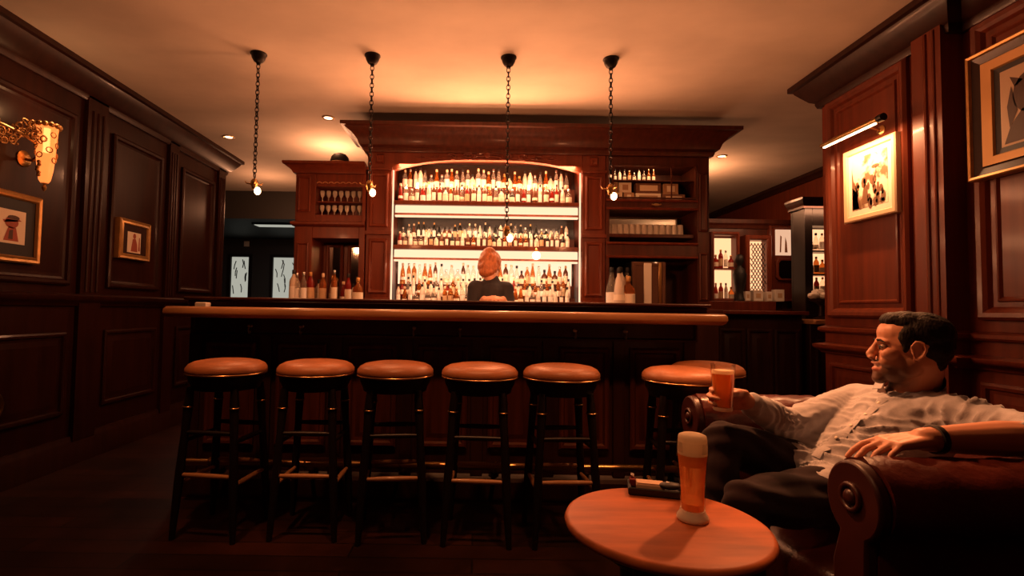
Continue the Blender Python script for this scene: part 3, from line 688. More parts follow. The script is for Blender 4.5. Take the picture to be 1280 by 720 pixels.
# right recess: large portrait
R2 = lambda u, v, o: (XRR-.024-o, u, v)
t = picture('framed_portrait', 'large portrait in wide gilt and dark frame at right edge above the seated person', 1.93, 2.475, 1.77, 2.385, [(0,0), (0,.05), (.006,.055), (.016,.052), (.02,.04), (.055,.03), (.06,.036), (.10,.026), (.105,.016)], [0,0,0,0,1,1,2,2,2], [M['gold'], M['wood_dark'], mat('gilt_slip', (.50,.27,.09), .45, metal=.3)], R2)
MB().loft(2.03, 2.375, 1.87, 2.285, [(0,.01), (0,.017), (.03,.014)], R2).build('mount', M['black'], t, smooth=0)
MB().loft(2.06, 2.345, 1.90, 2.255, [(0,.0142), (.004,.015)], R2).build('print', mat('buff_paper', (.55,.40,.26), .6), t, smooth=0)
poly_art(t, 'drawing', [oval(2.20,2.12,.09,.10), [(2.06,1.91),(2.33,1.91),(2.30,1.99),(2.25,2.05),(2.15,2.05),(2.06,2.0)], [(2.27,2.05),(2.305,1.98),(2.315,2.08),(2.295,2.17)], [(2.24,2.18),(2.30,2.215),(2.28,2.16)]], lambda u, v, o: R2(u, v, .0165), ink)
poly_art(t, 'face', [oval(2.19,2.09,.045,.058), [(2.18,1.99),(2.21,1.99),(2.215,2.05),(2.17,2.05)]], lambda u, v, o: R2(u, v, .0175), mat('sepia_wash', (.4,.22,.12), .6))

# ================================================================ wall sconce
t = thing('wall_sconce', 'ornate glowing gilt filigree wall sconce at the left edge', 'wall lamp', (XL, 3.1, 1.85))
amber = mat('amber_glass', (.5,.16,.04), .3, trans=.2, ior=1.3, emit=(1,.24,.05), es=1.3)
sc = (-2.66, 3.115, 0)
MB().lathe([(.001,1.845),(.018,1.85),(.03,1.87),(.04,1.93),(.046,2.0),(.05,2.10),(.055,2.17),(.058,2.20)], sc, 20, cap=False).build('shade', amber, t, smooth=60)
MB().tube([(-2.66,3.115,2.04), (-2.66,3.115,2.19)], .013, 10).build('bulb', M['bulb'], t)
c = MB(); rs = random.Random(8)
for k in range(12):
    a = 2*PI*k/12; c.ell((sc[0]+.06*math.cos(a), sc[1]+.06*math.sin(a), 2.205), .0165, 8, 6)
c.build('bead_crown', M['gold'], t, smooth=60); c = MB()
for k in range(16):
    a = 2.4*k; z = 1.99+.012*k; c.torus((sc[0]+.052*math.cos(a), sc[1]+.052*math.sin(a), z), .016, .0035, Matrix.Rotation(a, 3, 'Z') @ Matrix.Rotation(PI/2, 3, 'Y'), 10, 5)
MB().lathe([(.001,1.80),(.01,1.81),(.014,1.825),(.006,1.84),(.02,1.852)], sc, 12).build('finial', M['gold'], t)
c2 = MB()
for k in range(6): c2.ell((sc[0]+.004*math.cos(k*1.3), sc[1]-.05+.004*math.sin(k*2), 1.89+.016*k), .011, 8, 6)
c2.build('leaf_cluster', M['gold'], t, smooth=60)
c.build('filigree', M['gold'], t, smooth=60)
c = MB()
for k in range(22):
    f = k/21; y = 3.07 - .36*f; z = 2.10+.05*math.sin(f*7) + rs.uniform(-.015,.015)
    c.torus((sc[0]+rs.uniform(-.02,.02), y, z+.022), rs.uniform(.016,.026), .0045, Matrix.Rotation(rs.uniform(-.6,.6)+PI/2, 3, 'Y'), 12, 5)
    c.torus((sc[0]+rs.uniform(-.02,.02), y, z-.024), rs.uniform(.014,.022), .004, Matrix.Rotation(rs.uniform(-.6,.6)+PI/2, 3, 'Y'), 12, 5)
    c.ell((sc[0]+rs.uniform(-.025,.025), y+.01, z+rs.uniform(-.04,.04)), .0075, 8, 6)
c.build('filigree_arm', M['gold'], t, smooth=60)
c = MB(); c.tube([(XL, 3.115, 2.0), (-2.74, 3.115, 1.99), (-2.70, 3.115, 2.02)], .010, 8); c.lathe([(.05,0),(.05,.01),(.03,.02)], (XL+.0, 3.115, 2.0), 18, mat=Matrix.Rotation(PI/2, 3, 'Y')); c.tube([(-2.7,3.115,2.08),(-2.66,2.95,2.10),(-2.66,2.72,2.12)], .008, 8)
c.build('bracket', M['brass'], t)
t = thing('door_pull', 'dim round brass ring pull low on the dark left wall', 'handle', (XL+.01, 2.92, .50))
MB().torus((XL+.055, 2.92, .52), .085, .009, Matrix.Rotation(PI/2, 3, 'Y'), 32, 8).build('ring', M['brass'], t, smooth=180)
MB().lathe([(.03,0),(.03,.01),(.018,.02),(.012,.05)], (XL, 2.92, .605), 16, mat=Matrix.Rotation(PI/2, 3, 'Y')).build('boss', M['brass'], t)

# ================================================================ right room: second bar
KR = .741
def nearer(o):
    o.location = V((0,0,1.11)) + (V(o.location) - V((0,0,1.11)))*KR; o.scale = V(o.scale)*KR; return o
t = thing('second_bar_counter', 'dark panelled counter in right room below the lit alcoves', 'bar counter', (2.6, 4.9, 0))
MB().box(2.19, 2.98, 4.68, 5.28, 0, 1.11).build('body', M['wood_dark'], t, bevel=.004)
for k in range(3): MB().loft(2.22+.25*k, 2.45+.25*k, .2, .98, PAN2, FR(4.68)).build('panel', M['wood_dark'], t)
MB().box(2.15, 3.0, 4.60, 5.28, 1.11, 1.145).build('counter_top', M['wood_red'], t, bevel=.008)
MB().box(2.2, 2.98, 5.08, 5.28, 1.145, 1.24).build('ledge', M['wood_red'], t, bevel=.006)
MB().tube([(2.45,4.55,.3), (2.98,4.45,.3)], .016, 10).build('foot_rail', M['brass'], t)
for x, y in ((2.5,4.54),(2.92,4.46)): MB().tube([(x,4.70,.24), (x,y+.04,.25), (x,y,.3)], .009, 8).build('bracket', M['brass'], t)
t = thing('corner_counter', 'dark counter with worn lit edge beside the right pier', 'bar counter', (3.4, 4.8, 0))
MB().box(3.04, 3.8, 4.66, 5.0, 0, 1.03).build('body', M['wood_dark'], t, bevel=.004)
MB().box(3.01, 3.82, 4.55, 5.02, 1.03, 1.075).build('counter_top', M['edge_wood'], t, bevel=.012)
MB().loft(3.08, 3.5, .25, .9, PAN2, FR(4.66)).build('panel', M['wood_dark'], t)
def lx(u, v, o): return (u, SY-o, v)
# alcove one: lit bottles
def alcove(label, x0, x1, z0, z1, dep, glow):
    t = thing('wall_alcove', label, 'alcove', ((x0+x1)/2, SY, z0))
    MB().loft(x0-.05, x1+.05, z0-.02, z1+.07, [(0,0), (0,dep), (.012,dep+.02), (.03,dep+.014), (.045,dep-.01), (.05,.02)], lx, cap=False).build('surround', M['wood_red'], t)
    MB().box(x0, x1, SY-.02, SY-.012, z0, z1).build('backlit_panel', glow, t, smooth=0)
    return nearer(t)
glow = emitter('alcove_glow', (1,.46,.22), 1.7)
t = alcove('bright lit alcove with bottles at left end of right room back wall', 3.27, 3.56, 1.30, 2.17, .16, glow)
MB().box(3.27, 3.56, SY-.16, SY-.02, 1.72, 1.74).build('shelf', M['wood_red'], t)
for k in range(4): nearer(put_bottle(3.31+.07*k, SY-.09, 1.74, .82, 'bottle on upper shelf of the leftmost lit alcove in right room', 'bottles on the alcove shelf', ('amber','red','dark','clear')))
for k in range(4): nearer(put_bottle(3.31+.07*k, SY-.09, 1.30, .82, 'bottle at bottom of the leftmost lit alcove in right room', 'bottles at the alcove bottom', ('amber','red','pale')))
t = thing('standing_statuette', 'dark figure shaped statuette before the lit alcove', 'statue', (3.60, 6.98, 1.29))
MB().lathe([(.001,0),(.08,0),(.085,.02),(.06,.05),(.05,.12),(.075,.25),(.09,.36),(.06,.44),(.03,.47),(.028,.49),(.05,.53),(.055,.57),(.045,.62),(.02,.64),(.001,.645)], (3.60, 6.98, 1.29), 18).build('figure', M['black'], t, smooth=60)
MB().box(3.5, 3.7, 6.9, 7.06, 1.27, 1.295).build('base', M['wood_dark'], t, bevel=.005)
nearer(t)
t = thing('lattice_cabinet', 'wall cabinet with dark lattice door over warm light in right room', 'cabinet', (3.87, SY, 1.30))
MB().loft(3.69, 4.05, 1.30, 2.20, [(0,0), (0,.16), (.014,.175), (.05,.17), (.065,.15), (.07,.02)], lx, cap=False).build('surround', M['wood_red'], t)
MB().box(3.76, 3.98, SY-.03, SY-.02, 1.37, 2.13).build('backlit_panel', glow, t, smooth=0)
c = MB()
for k in range(-6, 14):
    for s in (1, -1):
        pts = []
        for i in range(20):
            z = 1.37 + .04*i; x = 3.76 + (.045*k + s*.04*i*.6) % .9
            if 3.76 < x < 3.98 and z < 2.12: pts.append((x, SY-.14, z))
            elif len(pts) > 1: c.tube(pts, .006, 5); pts = []
            else: pts = []
        if len(pts) > 1: c.tube(pts, .006, 5)
c.build('lattice', M['wood_dark'], t)
nearer(t)
for k, (x, w, h, lb) in enumerate(((3.66,.07,.13,'small white box on ledge right of the dark statuette'), (3.80,.13,.15,'wider white box on ledge below lattice door'), (3.95,.08,.13,'narrow white box on ledge right of the wider white box'), (4.09,.12,.16,'rightmost white box on ledge below the poster panel'))):
    o = MB().loft(x-w/2, x+w/2, 1.29, 1.29+h, [(.004,-.1), (0,-.096), (0,-.004), (.004,0), (.02,0), (.022,-.002)], FR(6.88)).build('white_box', M['white_card']); tag(o, lb, 'box')
    MB().loft(x-w/4, x+w/4, 1.29+h*.3, 1.29+h*.7, [(0,.0005), (.003,.001)], FR(6.88)).build('printed_label', LAB[1], o, smooth=0)
    nearer(o)
t = thing('wall_panel', 'red wood wall panel carrying white poster and dark bottomed mirror', 'wall panel', (4.3, SY, 1.2))
MB().loft(4.08, 4.56, 1.295, 2.36, [(0,0), (0,.05), (.012,.07), (.03,.06), (.04,.035)], lx).build('panel', M['wood_red'], t)
nearer(t)
t = thing('poster', 'pale glowing poster on the red wall panel in right room', 'poster', (4.28, SY-.04, 1.95))
MB().loft(4.17, 4.38, 1.94, 2.30, [(0,.03), (0,.05), (.01,.052), (.014,.046)], lx).build('sheet', emitter('glowing_poster', (1,.56,.34), .85), t, smooth=0)  # plain paper sheet given emission so that it looks lit
poly_art(t, 'drawing', [[(4.22,1.98),(4.24,1.98),(4.25,2.2),(4.23,2.22)], [(4.29,1.98),(4.33,1.98),(4.32,2.12),(4.30,2.2)]], lambda u, v, o: lx(u, v, .0535), M['edge_wood'])
nearer(t)
t = thing('wall_mirror', 'small octagonal framed mirror below the pale poster', 'mirror', (4.31, SY-.05, 1.58))
oc = [(4.16,1.63),(4.20,1.585),(4.42,1.585),(4.46,1.63),(4.46,1.85),(4.42,1.90),(4.20,1.90),(4.16,1.85)]
MB().prism(oc, lambda u, v, d: (u, SY-d, v), .03, .075).build('frame', M['wood_red'], t, bevel=.01)
MB().prism([(4.31+(u-4.31)*.78, 1.742+(v-1.742)*.78) for u, v in oc], lambda u, v, d: (u, SY-d, v), .07, .078).build('pane', M['mirror'], t, smooth=0)
nearer(t)
t = thing('bottle_cupboard', 'dark upright cupboard with lit bottle shelves beside the right pier', 'cabinet', (3.4, 4.85, 1.075))
c = MB(); c.box(3.06, 3.135, 4.75, 4.93, 1.075, 2.12); c.box(3.135, 3.7, 4.752, 4.93, 1.075, 1.30); c.box(3.135, 3.7, 4.752, 4.93, 1.95, 2.12); c.box(3.7, 3.78, 4.75, 4.93, 1.075, 2.12); c.box(3.06, 3.78, 4.93, 4.96, 1.075, 2.12); c.build('carcass', M['wood_black'], t, bevel=.004)
MB().loft(3.04, 3.8, 4.73, 4.97, [(0,2.11), (0,2.13), (-.012,2.16), (-.02,2.19), (-.02,2.21)], lambda u, v, o: (u, v, o)).build('cornice', M['wood_dark'], t)
MB().box(3.14, 3.695, 4.915, 4.925, 1.31, 1.94).build('backlit_panel', glow, t, smooth=0)
for z in (1.50, 1.72): MB().box(3.135, 3.7, 4.77, 4.925, z-.015, z).build('shelf', M['wood_dark'], t)
for z in (1.302, 1.502, 1.722):
    for k in range(4): put_bottle(3.165+.058*k, 4.84, z, .6, 'small bottle on lit shelf of dark cupboard beside right pier', 'bottles in the dark cupboard', ('clear','amber','red','pale'))
t = thing('napkin_stand', 'dark footed stand heaped with white crumpled napkins by the right pier', 'napkin stand', (3.13, 4.64, 1.077))
MB().lathe([(.001,0),(.06,0),(.06,.01),(.02,.03),(.016,.12),(.05,.15),(.095,.17),(.1,.18),(.001,.178)], (3.13, 4.64, 1.077), 20).build('stand', M['wood_dark'], t, smooth=40)
rn = random.Random(3)
for k in range(7):
    a = k*2.4; r = .035*math.sqrt(k); p = (3.13+r*math.cos(a), 4.64+r*math.sin(a), 1.287+.03*(k < 2))
    def fn(i, j, p=p, k=k):
        t_ = -PI/2+PI*i/8; q = 2*PI*j/12; d = 1+.35*noise.noise((i*.9+k*5, math.cos(q)*1.6, math.sin(q)*1.6+k))
        return (p[0]+.042*d*math.cos(t_)*math.cos(q), p[1]+.042*d*math.cos(t_)*math.sin(q), p[2]+.03*d*math.sin(t_))
    o = MB().grid(9, 12, fn, cv=True).build('napkin', M['white_card'], None, smooth=40); tag(o, 'crumpled white napkin in heap on dark stand by right pier', 'napkin', 'crumpled napkins on the stand')

# ================================================================ ceiling downlights
def downlight(x, y, lb):
    t = thing('ceiling_downlight', lb, 'ceiling light', (x, y, ZC))
    MB().lathe([(.036,-.002),(.046,-.008),(.052,-.006),(.054,0)], (x, y, ZC), 24, cap=False).build('ring', M['brass'], t)
    MB().lathe([(.001,-.004),(.036,-.004)], (x, y, ZC), 20, cap=False).build('lens', M['downlight'], t, smooth=0)
downlight(-1.30, 4.36, 'small recessed downlight in ceiling left of back bar cornice')
downlight(-2.42, 4.90, 'small recessed downlight in ceiling near far left wall corner')
downlight(2.54, 5.27, 'small recessed downlight in ceiling right of back bar')
# ================================================================ round table and what stands on it
TC = (.492, 1.335)
t = thing('round_table', 'low round wooden table in front with a full beer on it', 'table', (TC[0], TC[1], 0))
MB().lathe([(.001,.548),(.215,.548),(.238,.552),(.250,.560),(.253,.569),(.249,.577),(.240,.580),(.001,.580)], (TC[0], TC[1], 0), 64).build('tabletop', M['table_wood'], t, smooth=50)
MB().lathe([(.15,.50),(.155,.498),(.16,.505),(.165,.548)], (TC[0], TC[1], 0), 40).build('apron', M['wood_dark'], t, smooth=40)
for a in (math.radians(233), math.radians(345), math.radians(108)):
    ca, sa = math.cos(a), math.sin(a)
    MB().tube([(TC[0]+ca*r, TC[1]+sa*r, z) for r, z in ((.155,.55),(.165,.45),(.16,.3),(.17,.14),(.205,.0))], [.024,.024,.018,.017,.019], 12).build('leg', M['wood_dark'], t, smooth=60)
def beer_glass(name, label, loc, prof, liq, foam, thick=.0028):
    t = thing(name, label, 'beer glass', loc)
    lo = [p for p in prof if p[1] <= liq[0][1]]; hi = [p for p in prof if p[1] >= lo[-1][1]]
    MB().lathe([(.001,0)] + lo + [(.001, lo[-1][1])], loc, 40).build('foot', FOOT, t, smooth=50)
    MB().lathe(hi + [(max(r-thick, .001), z) for r, z in reversed(hi)], loc, 40, cap=False).build('glass', THIN, t, smooth=50)
    MB().lathe([(.001,liq[0][1])] + liq + [(.001,liq[-1][1])], loc, 40).build('beer', BEER, t, smooth=50)
    MB().lathe([(.001,foam[0][1])] + foam + [(.001,foam[-1][1]+.002)], loc, 40).build('froth', FROTH, t, smooth=60)
    return t
def glowing_liquid(name, col, tcol, bump=0):
    m = bpy.data.materials.new(name); m.use_nodes = True; nt = m.node_tree; nt.nodes.clear()
    d = nt.nodes.new('ShaderNodeBsdfDiffuse'); d.inputs[0].default_value = (*col, 1); t_ = nt.nodes.new('ShaderNodeBsdfTranslucent'); t_.inputs[0].default_value = (*tcol, 1)
    mx = nt.nodes.new('ShaderNodeMixShader'); mx.inputs[0].default_value = .5; o = nt.nodes.new('ShaderNodeOutputMaterial')
    nt.links.new(d.outputs[0], mx.inputs[1]); nt.links.new(t_.outputs[0], mx.inputs[2]); nt.links.new(mx.outputs[0], o.inputs[0]); return m
BEER = glowing_liquid('amber_beer', (.95,.40,.12), (1,.50,.16))
def thin_glass(name):
    m = bpy.data.materials.new(name); m.use_nodes = True; nt = m.node_tree; nt.nodes.clear()
    tr = nt.nodes.new('ShaderNodeBsdfTransparent'); tr.inputs[0].default_value = (.97,.96,.94,1); gl_ = nt.nodes.new('ShaderNodeBsdfGlossy'); gl_.inputs['Roughness'].default_value = .04
    lw = nt.nodes.new('ShaderNodeFresnel'); lw.inputs['IOR'].default_value = 1.45; mx = nt.nodes.new('ShaderNodeMixShader'); o = nt.nodes.new('ShaderNodeOutputMaterial')
    ml = nt.nodes.new('ShaderNodeMath'); ml.operation = 'MULTIPLY'; ml.inputs[1].default_value = .3; nt.links.new(lw.outputs[0], ml.inputs[0]); nt.links.new(ml.outputs[0], mx.inputs[0]); nt.links.new(tr.outputs[0], mx.inputs[1]); nt.links.new(gl_.outputs[0], mx.inputs[2]); nt.links.new(mx.outputs[0], o.inputs[0]); return m
THIN = thin_glass('drinking_glass')
FOOT = mat('thick_glass_foot', (1,.86,.66), .08, trans=.3, ior=1.4)
FROTH = glowing_liquid('beer_froth', (.92,.78,.58), (.95,.8,.6))
gz = (.566, 1.341, .580)
P1 = [(.036,0),(.0395,.004),(.039,.012),(.033,.020),(.0305,.028),(.030,.045),(.0315,.09),(.0355,.14),(.0390,.175),(.0390,.195),(.0365,.213)]
L1 = [(.0270,.0285),(.0272,.045),(.0287,.09),(.0327,.14),(.0358,.168)]
F1 = [(.0361,.168),(.0362,.19),(.0350,.208),(.0330,.216),(.025,.2195)]
beer_glass('weizen_glass', 'tall full wheat beer glass with thick froth on the round table', gz, P1, L1, F1)
# cigar tray with its bits
ty = (.535, 1.535, .580); rt = Matrix.Rotation(math.radians(-14), 3, 'Z')
def T(x, y, z): p = rt @ V((x, y, 0)); return (ty[0]+p.x, ty[1]+p.y, ty[2]+z)
t = thing('bill_tray', 'small black rectangular tray left of the beer on round table', 'tray', ty)
MB().loft(-.075, .075, -.042, .042, [(.004,0), (0,.004), (0,.02), (.003,.023), (.007,.021), (.010,.012)], lambda u, v, o: T(u, v, o)).build('tray_body', M['black'], t, smooth=25)
t = thing('card_wallet', 'cream folded wallet lying in the black tray', 'wallet', T(-.012,.008,.014))
MB().loft(-.052, .028, -.018, .034, [(.002,.013), (0,.015), (0,.024), (.002,.027), (.01,.028)], lambda u, v, o: T(u, v, o)).build('cover', mat('cream_leather', (.62,.40,.24), .5), t, smooth=30)
MB().tube([T(-.05,-.012,.0285), T(-.012,-.0135,.0288), T(.026,-.012,.0285)], .0012, 6).build('stitching', M['edge_wood'], t)
t = thing('car_key', 'black oval key fob at right end of the black tray', 'key', T(.045,-.006,.012))
MB().ell(T(.042,-.012,.028), (.030,.021,.0105), 20, 10, mat=rt).build('fob', M['black'], t, smooth=60)
MB().ell(T(.036,-.012,.0385), (.005,.005,.0015), 10, 6).build('button', M['chrome'], t)
t = thing('lighter', 'small red lighter standing at left end of black tray', 'lighter', T(-.062,.016,.012))
MB().loft(-.070, -.052, .004, .03, [(.002,.012), (0,.014), (0,.03), (.002,.032)], lambda u, v, o: T(u, v, o)).build('case', mat('dark_red_plastic', (.16,.015,.012), .3), t)
MB().tube([T(-.061,.03,.03), T(-.061,.024,.042)], .0055, 10).build('flint_wheel', M['chrome'], t)

# ================================================================ chesterfield armchair
AX0, AX1 = .93, 1.98
t = thing('leather_armchair', 'oxblood buttoned leather armchair with rolled arms at right by wall', 'armchair', (1.45, 1.75, 0))
c = MB(); c.box(.96, 1.95, 1.20, 2.30, .09, .27); c.build('base', M['ox_leather'], t, bevel=.02, seg=3)
def arm_pts(yc, s, r=.098, zc=.668):
    # cross-section in (y,z); s=+1: roll overhangs towards +y
    P = []
    for a in [(-60+ i*300/22) for i in range(23)]:
        q = math.radians(a); P.append((yc + s*r*math.cos(q), zc + r*math.sin(q)))
    P = [(yc - s*.075, .09), (yc - s*.075, .3), (yc - s*.077, .5)] + P[::-1] + [(yc+s*.045, .50), (yc+s*.05,.3), (yc+s*.05,.09)]
    return P
def arm(yc, s):
    prof = arm_pts(yc, s); n = len(prof); NX = 34
    # refine profile
    fine = []
    for i in range(n):
        a, b = V(prof[i]), V(prof[(i+1) % n]); k = 2 if (b-a).length > .03 else 1
        for q in range(k): fine.append(a.lerp(b, q/k))
    m = len(fine)
    def fn(i, j):
        x = .955 + (1.80-.955)*i/(NX-1); p = fine[j]; zz = p.y
        d = 0
        if zz > .55:
            ang = math.atan2(p.y-.668, p.x-yc)
            if s*math.cos(ang) < .75:
                u = (x-.955)/.14; v = ang/.62
                g = abs(math.sin(PI*(u+v)/1)) * abs(math.sin(PI*(u-v)/1)); d = -.012*(1-g)**3
        nrm = V((p.x-yc, p.y-.668)).normalized() if zz > .55 else V((0,0))
        return (x, p.x + nrm.x*d, p.y + nrm.y*d)
    c = MB(); c.grid(NX, m, fn, cv=True, cap0=True, cap1=True)
    o = c.build('arm', M['ox_leather'], t, smooth=60)
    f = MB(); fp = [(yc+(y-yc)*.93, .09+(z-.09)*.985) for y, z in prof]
    f.prism(fp, lambda u, v, d: (d, u, v), .925, .957); f.build('arm_front', M['shaded_arm_leather'], o, bevel=.008, smooth=40)
    b = MB()
    b.torus((.922, yc, .668), .03, .007, Matrix.Rotation(PI/2, 3, 'Y'), 24, 8); b.ell((.922, yc, .668), (.012,.02,.02), 14, 8)
    b.build('scroll_button', M['shaded_arm_leather'], o, smooth=180)
arm(1.272, -1); arm(2.225, 1)
def back(i, j):
    pr = [(1.66,.42),(1.70,.52),(1.73,.62),(1.735,.69),(1.75,.745),(1.80,.775),(1.86,.775),(1.91,.74),(1.93,.68),(1.91,.62),(1.90,.45),(1.90,.25),(1.90,.09),(1.70,.09),(1.66,.25)]
    x, z = pr[j]; y = 1.21 + 1.08*i/30; d = 0
    if j < 6:
        u = (y-1.2)/.16; v = (z-.4)/.14; g = abs(math.sin(PI*(u+v)))*abs(math.sin(PI*(u-v))); d = .012*(1-g)**3
    return (x + d, y, z)
MB().grid(31, 15, back, cv=True, cap0=True, cap1=True).build('backrest', M['ox_leather'], t, smooth=70)
def cush(i, j):
    q = 2*PI*j/40; ex = .4
    cx = abs(math.cos(q))**ex*math.copysign(1, math.cos(q)); cy = abs(math.sin(q))**ex*math.copysign(1, math.sin(q))
    pr = [(.0,.27),(.9,.27),(.985,.285),(1,.33),(1,.37),(.985,.405),(.93,.425),(.6,.437),(.0,.44)]
    r, z = pr[i]; return (1.30+.385*cx*r, 1.748+.385*cy*r, z)
MB().grid(9, 40, cush, cv=True).build('seat_cushion', M['ox_leather'], t, smooth=60)
for x in (1.0, 1.88):
    for y in (1.27, 2.23): MB().lathe([(.018,0),(.022,.02),(.034,.05),(.038,.08),(.03,.095)], (x, y, 0), 14).build('foot', M['wood_black'], t, smooth=50)
# ================================================================ people
def remeshed(mb, voxel, smooth=4, fac=.5):
    me = bpy.data.meshes.new('tmp'); me.from_pydata([tuple(v) for v in mb.v], [], mb.f)
    bm = bmesh.new(); bm.from_mesh(me); bmesh.ops.recalc_face_normals(bm, faces=bm.faces); bm.to_mesh(me); bm.free()
    o = bpy.data.objects.new('tmp', me); COL.objects.link(o)
    r = o.modifiers.new('r', 'REMESH'); r.mode = 'VOXEL'; r.voxel_size = voxel; r.adaptivity = 0
    s = o.modifiers.new('s', 'SMOOTH'); s.iterations = smooth; s.factor = fac
    dg = bpy.context.evaluated_depsgraph_get(); dg.update()
    out = bpy.data.meshes.new_from_object(o.evaluated_get(dg))
    bpy.data.objects.remove(o); bpy.data.meshes.remove(me)
    return out
def push(me, fn):
    vs = [(v.co.copy(), v.normal.copy()) for v in me.vertices]; buf = []
    for p, n in vs:
        q = p + n*fn(p); buf.extend(q)
    me.vertices.foreach_set('co', buf); me.update()
def link_mesh(name, me, mats, parent, smooth=True):
    me.name = name; me.materials.clear()
    for m in (mats if isinstance(mats, list) else [mats]): me.materials.append(m)
    if parent is not None and '_w' in parent:
        w = V(parent['_w'])
        me.transform(Matrix.Translation(-w))
    me.polygons.foreach_set('use_smooth', [smooth]*len(me.polygons))
    o = bpy.data.objects.new(name, me); COL.objects.link(o); o.parent = parent
    return o
def frame(fwd, up):
    x = V(fwd).normalized(); z = V(up); z = (z - x*z.dot(x)).normalized(); y = z.cross(x)
    return Matrix((x, y, z)).transposed()      # columns: forward, left, up
def skin_mat(name, base):
    m = bpy.data.materials.new(name); m.use_nodes = True; nt = m.node_tree; b = nt.nodes['Principled BSDF']
    a = nt.nodes.new('ShaderNodeAttribute'); a.attribute_name = 'tone'
    nt.links.new(a.outputs['Color'], b.inputs['Base Color']); b.inputs['Roughness'].default_value = .48
    b.inputs['Subsurface Weight'].default_value = .12; b.inputs['Subsurface Radius'].default_value = (.012,.005,.003); b.inputs['Subsurface Scale'].default_value = 1
    return m
def gauss(d2, s): return math.exp(-d2/(2*s*s))

def head_blob(mb, H, R, neck_base, neck_r=.056):
    P = lambda x, y, z: H + R @ V((x, y, z))
    E = lambda c, r: mb.ell(P(*c), r, 18, 12, mat=R)
    E((-.012,0,.040), (.096,.074,.082)); E((.030,0,.055), (.058,.062,.050)); E((.020,0,-.034), (.063,.058,.072))
    E((.034,0,-.066), (.055,.046,.043)); E((.074,0,-.097), (.022,.026,.020)); E((.070,0,.024), (.021,.050,.014))
    for s in (1,-1):
        E((.057,s*.040,-.012), (.026,.022,.022)); E((.060,s*.030,-.038), (.024,.020,.022)); E((.004,s*.044,-.048), (.036,.019,.036))
        mb.ell(P(.099,s*.0115,-.030), (.011,.0085,.0080), 12, 8, mat=R)
        mb.ell(P(.089,s*.014,-.049), (.010,.015,.0065), 12, 8, mat=R)
        # ear
        RE = R @ Matrix.Rotation(s*.35, 3, 'Z') @ Matrix.Rotation(-.15, 3, 'Y')
        mb.ell(P(-.008,s*.074,.004), (.018,.007,.031), 14, 10, mat=RE)
        rim = [P(.008,s*.073,-.004), P(.010,s*.078,.018), P(-.001,s*.083,.034), P(-.017,s*.086,.030), P(-.024,s*.086,.012), P(-.019,s*.083,-.010), P(-.008,s*.078,-.026), P(.002,s*.073,-.024)]
        mb.chainc(rim, [.0042]*8, 8)
    mb.cone(P(.084,0,.020), .0085, P(.1035,0,-.019), .0112); mb.cone(P(.092,0,-.006), .012, P(.100,0,-.025), .0112)
    E((.087,0,-.047), (.010,.020,.009)); E((.084,0,-.068), (.013,.021,.0085)); E((.078,0,-.084), (.016,.024,.012))
    mb.cone(P(-.028,0,-.030), neck_r+.004, neck_base, neck_r+.006, 18)
    mb.cone(P(-.045,0,.0), .05, neck_base - R @ V((.02,0,0)), neck_r, 16)

def sculpt_head(me, H, R, skin, lip, stub, stubble=True):
    Rt = R.transposed()
    def fn(co):
        p = Rt @ (co - H)
        if p.length > .22: return 0
        d = 0
        for s in (1,-1):
            d -= .0095*gauss((p.x-.085)**2*.5+(p.y-s*.031)**2*.6+(p.z-.008)**2*1.4, .010)
            d -= .0075*gauss((p.x+.003)**2*1.1+(p.y-s*.083)**2*.2+(p.z-.002)**2*.5, .0075)
            d -= .0030*gauss((p.x-.092)**2*.4+(p.y-s*.026)**2+(p.z+.036)**2, .006)
        if p.x > .05: d -= .0050*gauss((p.z+.0578-abs(p.y)*.22)**2+max(0,abs(p.y)-.025)**2, .0030)
        return d
    push(me, fn)
def paint(me, H, R, skin, lip, stub, stubble=True, extra=None):
    Rt = R.transposed(); at = me.color_attributes.new('tone', 'FLOAT_COLOR', 'POINT'); buf = []
    for v in me.vertices:
        p = Rt @ (v.co - H); c = V(skin)
        if p.length < .2:
            n = .5+.5*noise.noise(v.co*38)
            k = 0
            if stubble and p.x > -.03:
                lo = 1/(1+math.exp(min(50, max(-50, (p.z+.052+.0*p.x - max(0, .07-p.x)*.25)/.006))))
                mo = gauss((p.z+.040)**2+(max(0,abs(p.y)-.020))**2, .0055)*(p.x > .07)
                jaw = 1/(1+math.exp(min(50,max(-50,(p.x-.045)/.012))))*(1/(1+math.exp(min(50,max(-50,(p.z+.012)/.010)))))*(p.x > .0)*(abs(p.y) > .035)
                k = max(lo*.93*(p.z > -.135), mo*.95, jaw*.85)
                if gauss((p.z+.058)**2+(max(0,abs(p.y)-.02))**2, .0085) > .55 and p.x > .072: k = 0
            sm = lambda a, b_, x: max(0, min(1, (x-a)/(b_-a)))
            k *= sm(-.025, .02, p.x)*sm(-.150, -.112, p.z)
            c = c.lerp(V(stub), k*(.8+.2*n))
            if p.x > .07:
                l = max(gauss((p.z+.0505)**2+max(0,abs(p.y)-.020)**2, .0038), gauss((p.z+.0665)**2+max(0,abs(p.y)-.018)**2, .005)); c = c.lerp(V(lip), min(1, l*.8))
                t = gauss((p.z+.0578-abs(p.y)*.22)**2+max(0,abs(p.y)-.022)**2, .0030); c = c.lerp(V((.70,.58,.50)), min(1, t*.9))
        buf.extend((c.x, c.y, c.z, 1))
    at.data.foreach_set('color', buf)
